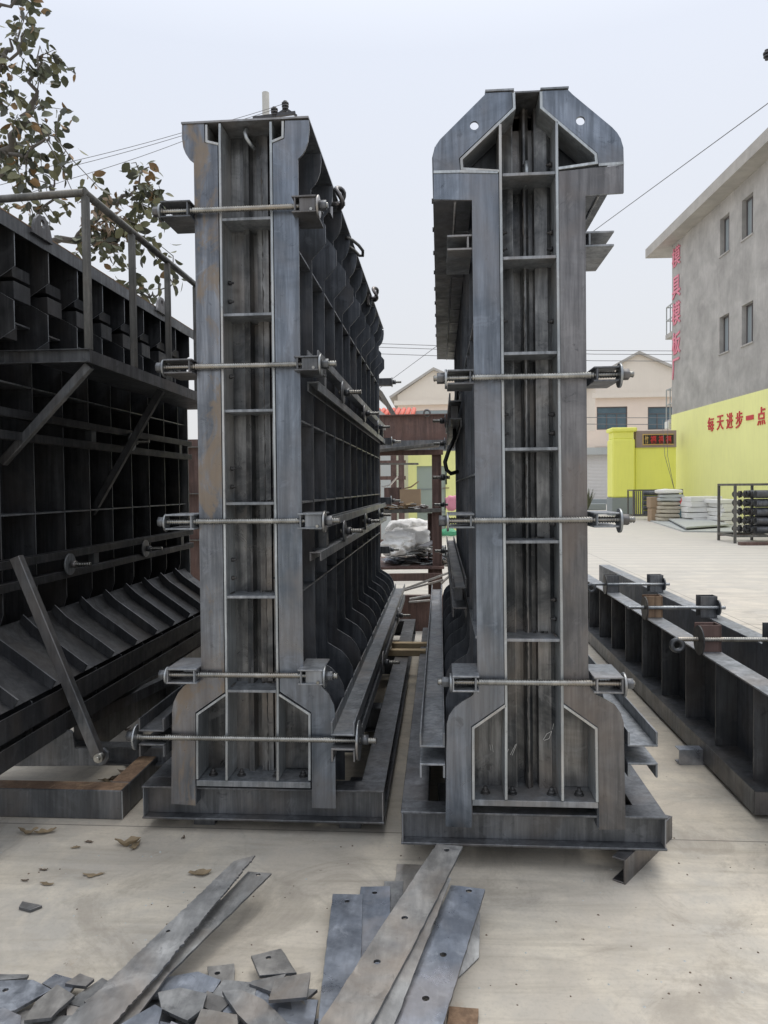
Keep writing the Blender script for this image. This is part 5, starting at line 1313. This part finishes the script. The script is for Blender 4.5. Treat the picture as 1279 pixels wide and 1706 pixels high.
# ================================================================== TREE AND LEAVES
def tree():
    rr = random.Random(21)
    T = thing('leafy_tree', (-4.5, 7.2, 0), 'sparse autumn tree with large drooping grey-green leaves behind the open mould half', 'tree')
    br = MB(); nodes = []
    def limb(pts, r0_, r1_):
        ps = []
        for i in range(len(pts)-1):
            for k in range(5):
                f = k/5; ps.append(pts[i].lerp(pts[i+1], f) + Vector((rr.gauss(0, .02), rr.gauss(0, .02), rr.gauss(0, .02))))
        ps.append(pts[-1]); n = len(ps)
        br.tube(ps, [r0_+(r1_-r0_)*i/(n-1) for i in range(n)], 7); nodes.extend(ps[n//4:])
    b0 = Vector((-4.5, 7.2, 0)); t1 = Vector((-4.45, 7.15, 1.6))
    tr = MB(); tr.tube([b0, Vector((-4.47, 7.2, .8)), t1], [.13, .105, .09], 10); tr.build('trunk', 'bark', T)
    limb([t1, P(-40, 330, 7.0), P(12, 240, 6.9), P(45, 195, 6.8), P(60, 150, 6.7), P(62, 95, 6.7)], .06, .010)
    limb([t1, P(-60, 300, 6.6), P(-50, 180, 6.6), P(10, 92, 6.6), P(28, 70, 6.6)], .05, .010)
    limb([P(-60, 200, 6.6), P(-20, 95, 6.6), P(20, 97, 6.5), P(35, 60, 6.5)], .025, .008)
    limb([P(-40, 330, 7.0), P(20, 270, 6.4), P(70, 240, 6.3), P(92, 228, 6.3)], .025, .006)
    limb([t1, P(40, 430, 7.2), P(120, 400, 7.2), P(180, 345, 7.1), P(215, 325, 7.1), P(236, 285, 7.1)], .05, .007)
    limb([P(120, 400, 7.2), P(190, 400, 7.0), P(240, 360, 7.0), P(268, 335, 7.0)], .02, .006)
    limb([P(60, 420, 7.2), P(60, 350, 7.0), P(90, 330, 7.0), P(90, 270, 6.9)], .02, .006)
    limb([P(180, 470, 7.2), P(235, 505, 7.0), P(262, 490, 7.0), P(288, 472, 7.0)], .015, .005)
    limb([P(-60, 180, 6.6), P(-20, 40, 6.3), P(40, -25, 6.2), P(60, -20, 6.2)], .02, .008)
    cl = [(42,2),(58,0),(30,8),(62,12),(30,55),(57,50),(70,88),(92,82),(20,82),(50,118),(84,112),(108,118),(8,112),(40,132),(72,140),(98,128),(125,124),(112,143),(12,178),(42,165),(85,172),(22,208),(65,160),(8,238),(42,232),(70,215),(20,262),(48,258),(78,232),(70,290),(96,225),(110,248),(100,275),(12,284),(45,282),(60,300),(15,300),(104,182),(122,185),(30,190),(5,150),(55,195),
          (218,272),(235,282),(246,300),(225,300),(205,318),(258,315),(240,325),(262,340),(170,318),(190,335),(160,345),(145,375),(165,372),(185,362),(205,360),(225,372),(245,362),(262,375),(150,412),(172,405),(195,395),(215,400),(235,392),(140,430),(170,435),(190,428),(35,350),(70,355),(95,362),(55,385),(82,395),(105,400),(20,372),(110,345),(228,418),(250,395),(120,425),(205,440),(165,460),(186,470),(262,492),(252,500),(285,470),(130,340),(40,330),(80,330)]
    LM = ['leafA', 'leafB', 'leafC', 'leafD']; lf = MB(); twg = br
    def leaf(p, dirn, ln, mi):
        d = dirn.normalized(); s_ = d.cross(Vector((rr.gauss(0, 1), rr.gauss(0, 1), rr.gauss(0, .6)))).normalized(); n_ = s_.cross(d)
        w_ = ln*rr.uniform(.24, .34); cup = ln*rr.uniform(.03, .13); cv = ln*rr.uniform(-.02, .16)
        st = p + d*ln*.12
        rows = [(0, 0.05), (.22, .8), (.5, 1.), (.78, .68), (1., .04)]
        vs = []
        for f, ww in rows:
            c = st + d*ln*f - n_*cv*(f*f*1.4)
            vs += [c - s_*w_*ww + n_*cup*ww, c, c + s_*w_*ww + n_*cup*ww]
        fs = []
        for i in range(4):
            k = i*3; fs += [(k, k+1, k+4, k+3), (k+1, k+2, k+5, k+4)]
        lf.add(vs, fs, mi, True)
        lf.add([p, p+Vector((.002, 0, .002)), st], [(0, 1, 2)], 2)
    for (px, py) in cl:
        Y = rr.uniform(6.3, 7.3); tgt = P(px, py, Y)
        nn = min(nodes, key=lambda q: (q-tgt).length)
        mid = (nn+tgt)/2 + Vector((rr.gauss(0, .04), rr.gauss(0, .04), rr.gauss(.03, .03)))
        if (nn-tgt).length > .03: br.tube([nn, mid, tgt], [.006, .0045, .0025], 5)
        dense = px < 60 or (150 < px < 260 and py > 280) 
        for k in range(rr.randint(13, 19) if dense else rr.randint(6, 10)):
            f = rr.uniform(.2, 1.0); p = nn.lerp(mid, f*2) if f < .5 else mid.lerp(tgt, f*2-1)
            p = p + Vector((rr.gauss(0, .035), rr.gauss(0, .06), rr.gauss(0, .035)))
            dr_ = Vector((rr.gauss(0, .9), rr.gauss(0, .7), rr.gauss(-.55, .55)))
            mi = rr.choices([0, 1, 2, 3], [.42, .28, .12, .18])[0]
            leaf(p, dr_, rr.uniform(.06, .125), mi)
    lf.build('crown', LM, T); br.build('branches', 'bark', T)
    # bunch of dry leaves caught in the tree
    db = MB(); lf2 = db
    c = P(182, 368, 6.9)
    for k in range(70):
        p = c + Vector((rr.gauss(0, .11), rr.gauss(0, .08), rr.gauss(0, .10))); d = Vector((rr.gauss(0, 1), rr.gauss(0, .6), rr.gauss(-.5, .8))).normalized()*rr.uniform(.08, .17)
        s_ = d.cross(Vector((rr.gauss(0, 1), 1, rr.gauss(0, 1)))).normalized()*.018
        db.add([p, p+d*.5+s_, p+d, p+d*.5-s_], [(0, 1, 2, 3)])
    db.build('dry_leaves', 'deadstraw', T)['kind'] = 'stuff'
tree()
def dead_leaf(px, py, ln, rot, lab, mat='deadleaf', curl=.5, z=0.0):
    c = W(px, py, z); rr = random.Random(int(px*7+py)); mb = MB(); d = Vector((math.cos(rot), math.sin(rot), 0)); s_ = Vector((-d.y, d.x, 0))
    n = 9; vs = []; tw = rr.uniform(-.9, .9); roll_ = rr.uniform(.3, 1.0)
    for i in range(n):
        f = i/(n-1); ww = math.sin(math.pi*min(1, max(.03, f*.96+.02)))**.8*ln*.26*rr.uniform(.6, 1.25)
        cz = curl*ln*.22*(2*f-1)**2 + .004 + ln*.10*rr.random()*curl
        side = ln*.10*math.sin(f*5+tw*3)
        for k in (-1, -.5, 0, .5, 1):
            th = k*curl*2.2*roll_ + tw*(f-.5)
            vs.append(c + d*ln*(f-.5 + rr.uniform(-.03, .03)) + s_*(side + ww*math.sin(th)/max(.4, curl*2.2*roll_)) + Vector((0, 0, max(.002, cz + ww*(1-math.cos(th))*.8 + rr.uniform(0, ln*.05)))))
    fs = [(i*5+k, i*5+k+1, (i+1)*5+k+1, (i+1)*5+k) for i in range(n-1) for k in range(4)]
    mb.add(vs, fs, 0, True); o = mb.build('dead_leaf', mat); rebase(o); o.location.z = z+.002; tag(o, lab, 'dead leaf', 'dead leaves on the concrete'); return o
DLV = [(46,1389,.11,.1,'curled brown leaf under the rusty frame tube, next to a paler one',0,.8),(75,1388,.11,.6,'pale long leaf leaning beside the curled brown one',0,.7),(212,1408,.13,.2,'largest crumpled leaf, off the corner of the rusty frame',0,.9),
 (225,1412,.09,1.2,'crumpled leaf touching the largest one',0,.8),(156,1458,.11,.1,'flat oval tan leaf alone on the open concrete',0,.15),(148,1404,.05,.1,'small dark leaf midway under the frame corner',1,.5),(126,1413,.05,.2,'small pale leaf left of the dark one below the frame corner',0,.4),
 (78,1474,.07,.1,'thin pale leaf below the dark pebbles',0,.4),(72,1450,.045,.3,'round dark leaf crumb above the thin pale leaf',1,.6),(41,1468,.04,.2,'tiny dark leaf crumb beside the thin pale leaf',1,.6),(333,1457,.11,.35,'shredded leaf beside the tip of the crossed bars',0,.6),
 (330,1556,.09,.2,'yellowish leaf under the crossed bars',0,.7),(305,1397,.04,1.4,'dark leaf upright in the shade of the beam frame',1,.9)]
for x, y, ln, ro, lab, dk, cu in DLV: dead_leaf(x, y, ln*.85, ro, lab, 'deadleaf2' if dk else 'deadleaf', cu)
rr = random.Random(9)
FL = [(222,1275,.13),(195,1300,.10),(178,1303,.09),(208,1292,.11),(185,1308,.08),(215,1300,.09),(202,1304,.07),(125,1322,.07),(95,1322,.06),(25,1320,.10),(60,1318,.06),(190,1225,.08),(225,1222,.08),(212,1218,.07)]
for i, (x, y, ln) in enumerate(FL):
    o = dead_leaf(x, y, ln, rr.uniform(0, 3), '', 'deadleaf2' if i % 2 else 'deadleaf', .7); o['label'] = 'brown dead leaf lying inside the rusty box frame'; o['group'] = 'dead leaves inside the rusty box frame'
mb = MB(); rr = random.Random(31)
for i in range(260):
    if rr.random() < .6: c = W(rr.uniform(-20, 1300), rr.uniform(1395, 1700), 0)
    else: c = Vector((rr.uniform(-2, 4), rr.uniform(2.3, 9), 0))
    r_ = rr.uniform(.0015, .005); n = 6
    vs = [c + Vector((math.cos(k)*r_*rr.uniform(.7, 1.3), math.sin(k)*r_*rr.uniform(.7, 1.3), 0)) for k in [6.283*j/n for j in range(n)]] + [c + Vector((0, 0, r_*.8))]
    mb.add(vs, [(j, (j+1) % n, n) for j in range(n)], rr.choice((0, 1)))
o = mb.build('grit', ['deadleaf2', 'sheetgrey']); o['kind'] = 'stuff'; o['label'] = 'grit and crumbs scattered over the concrete'; o['category'] = 'grit'
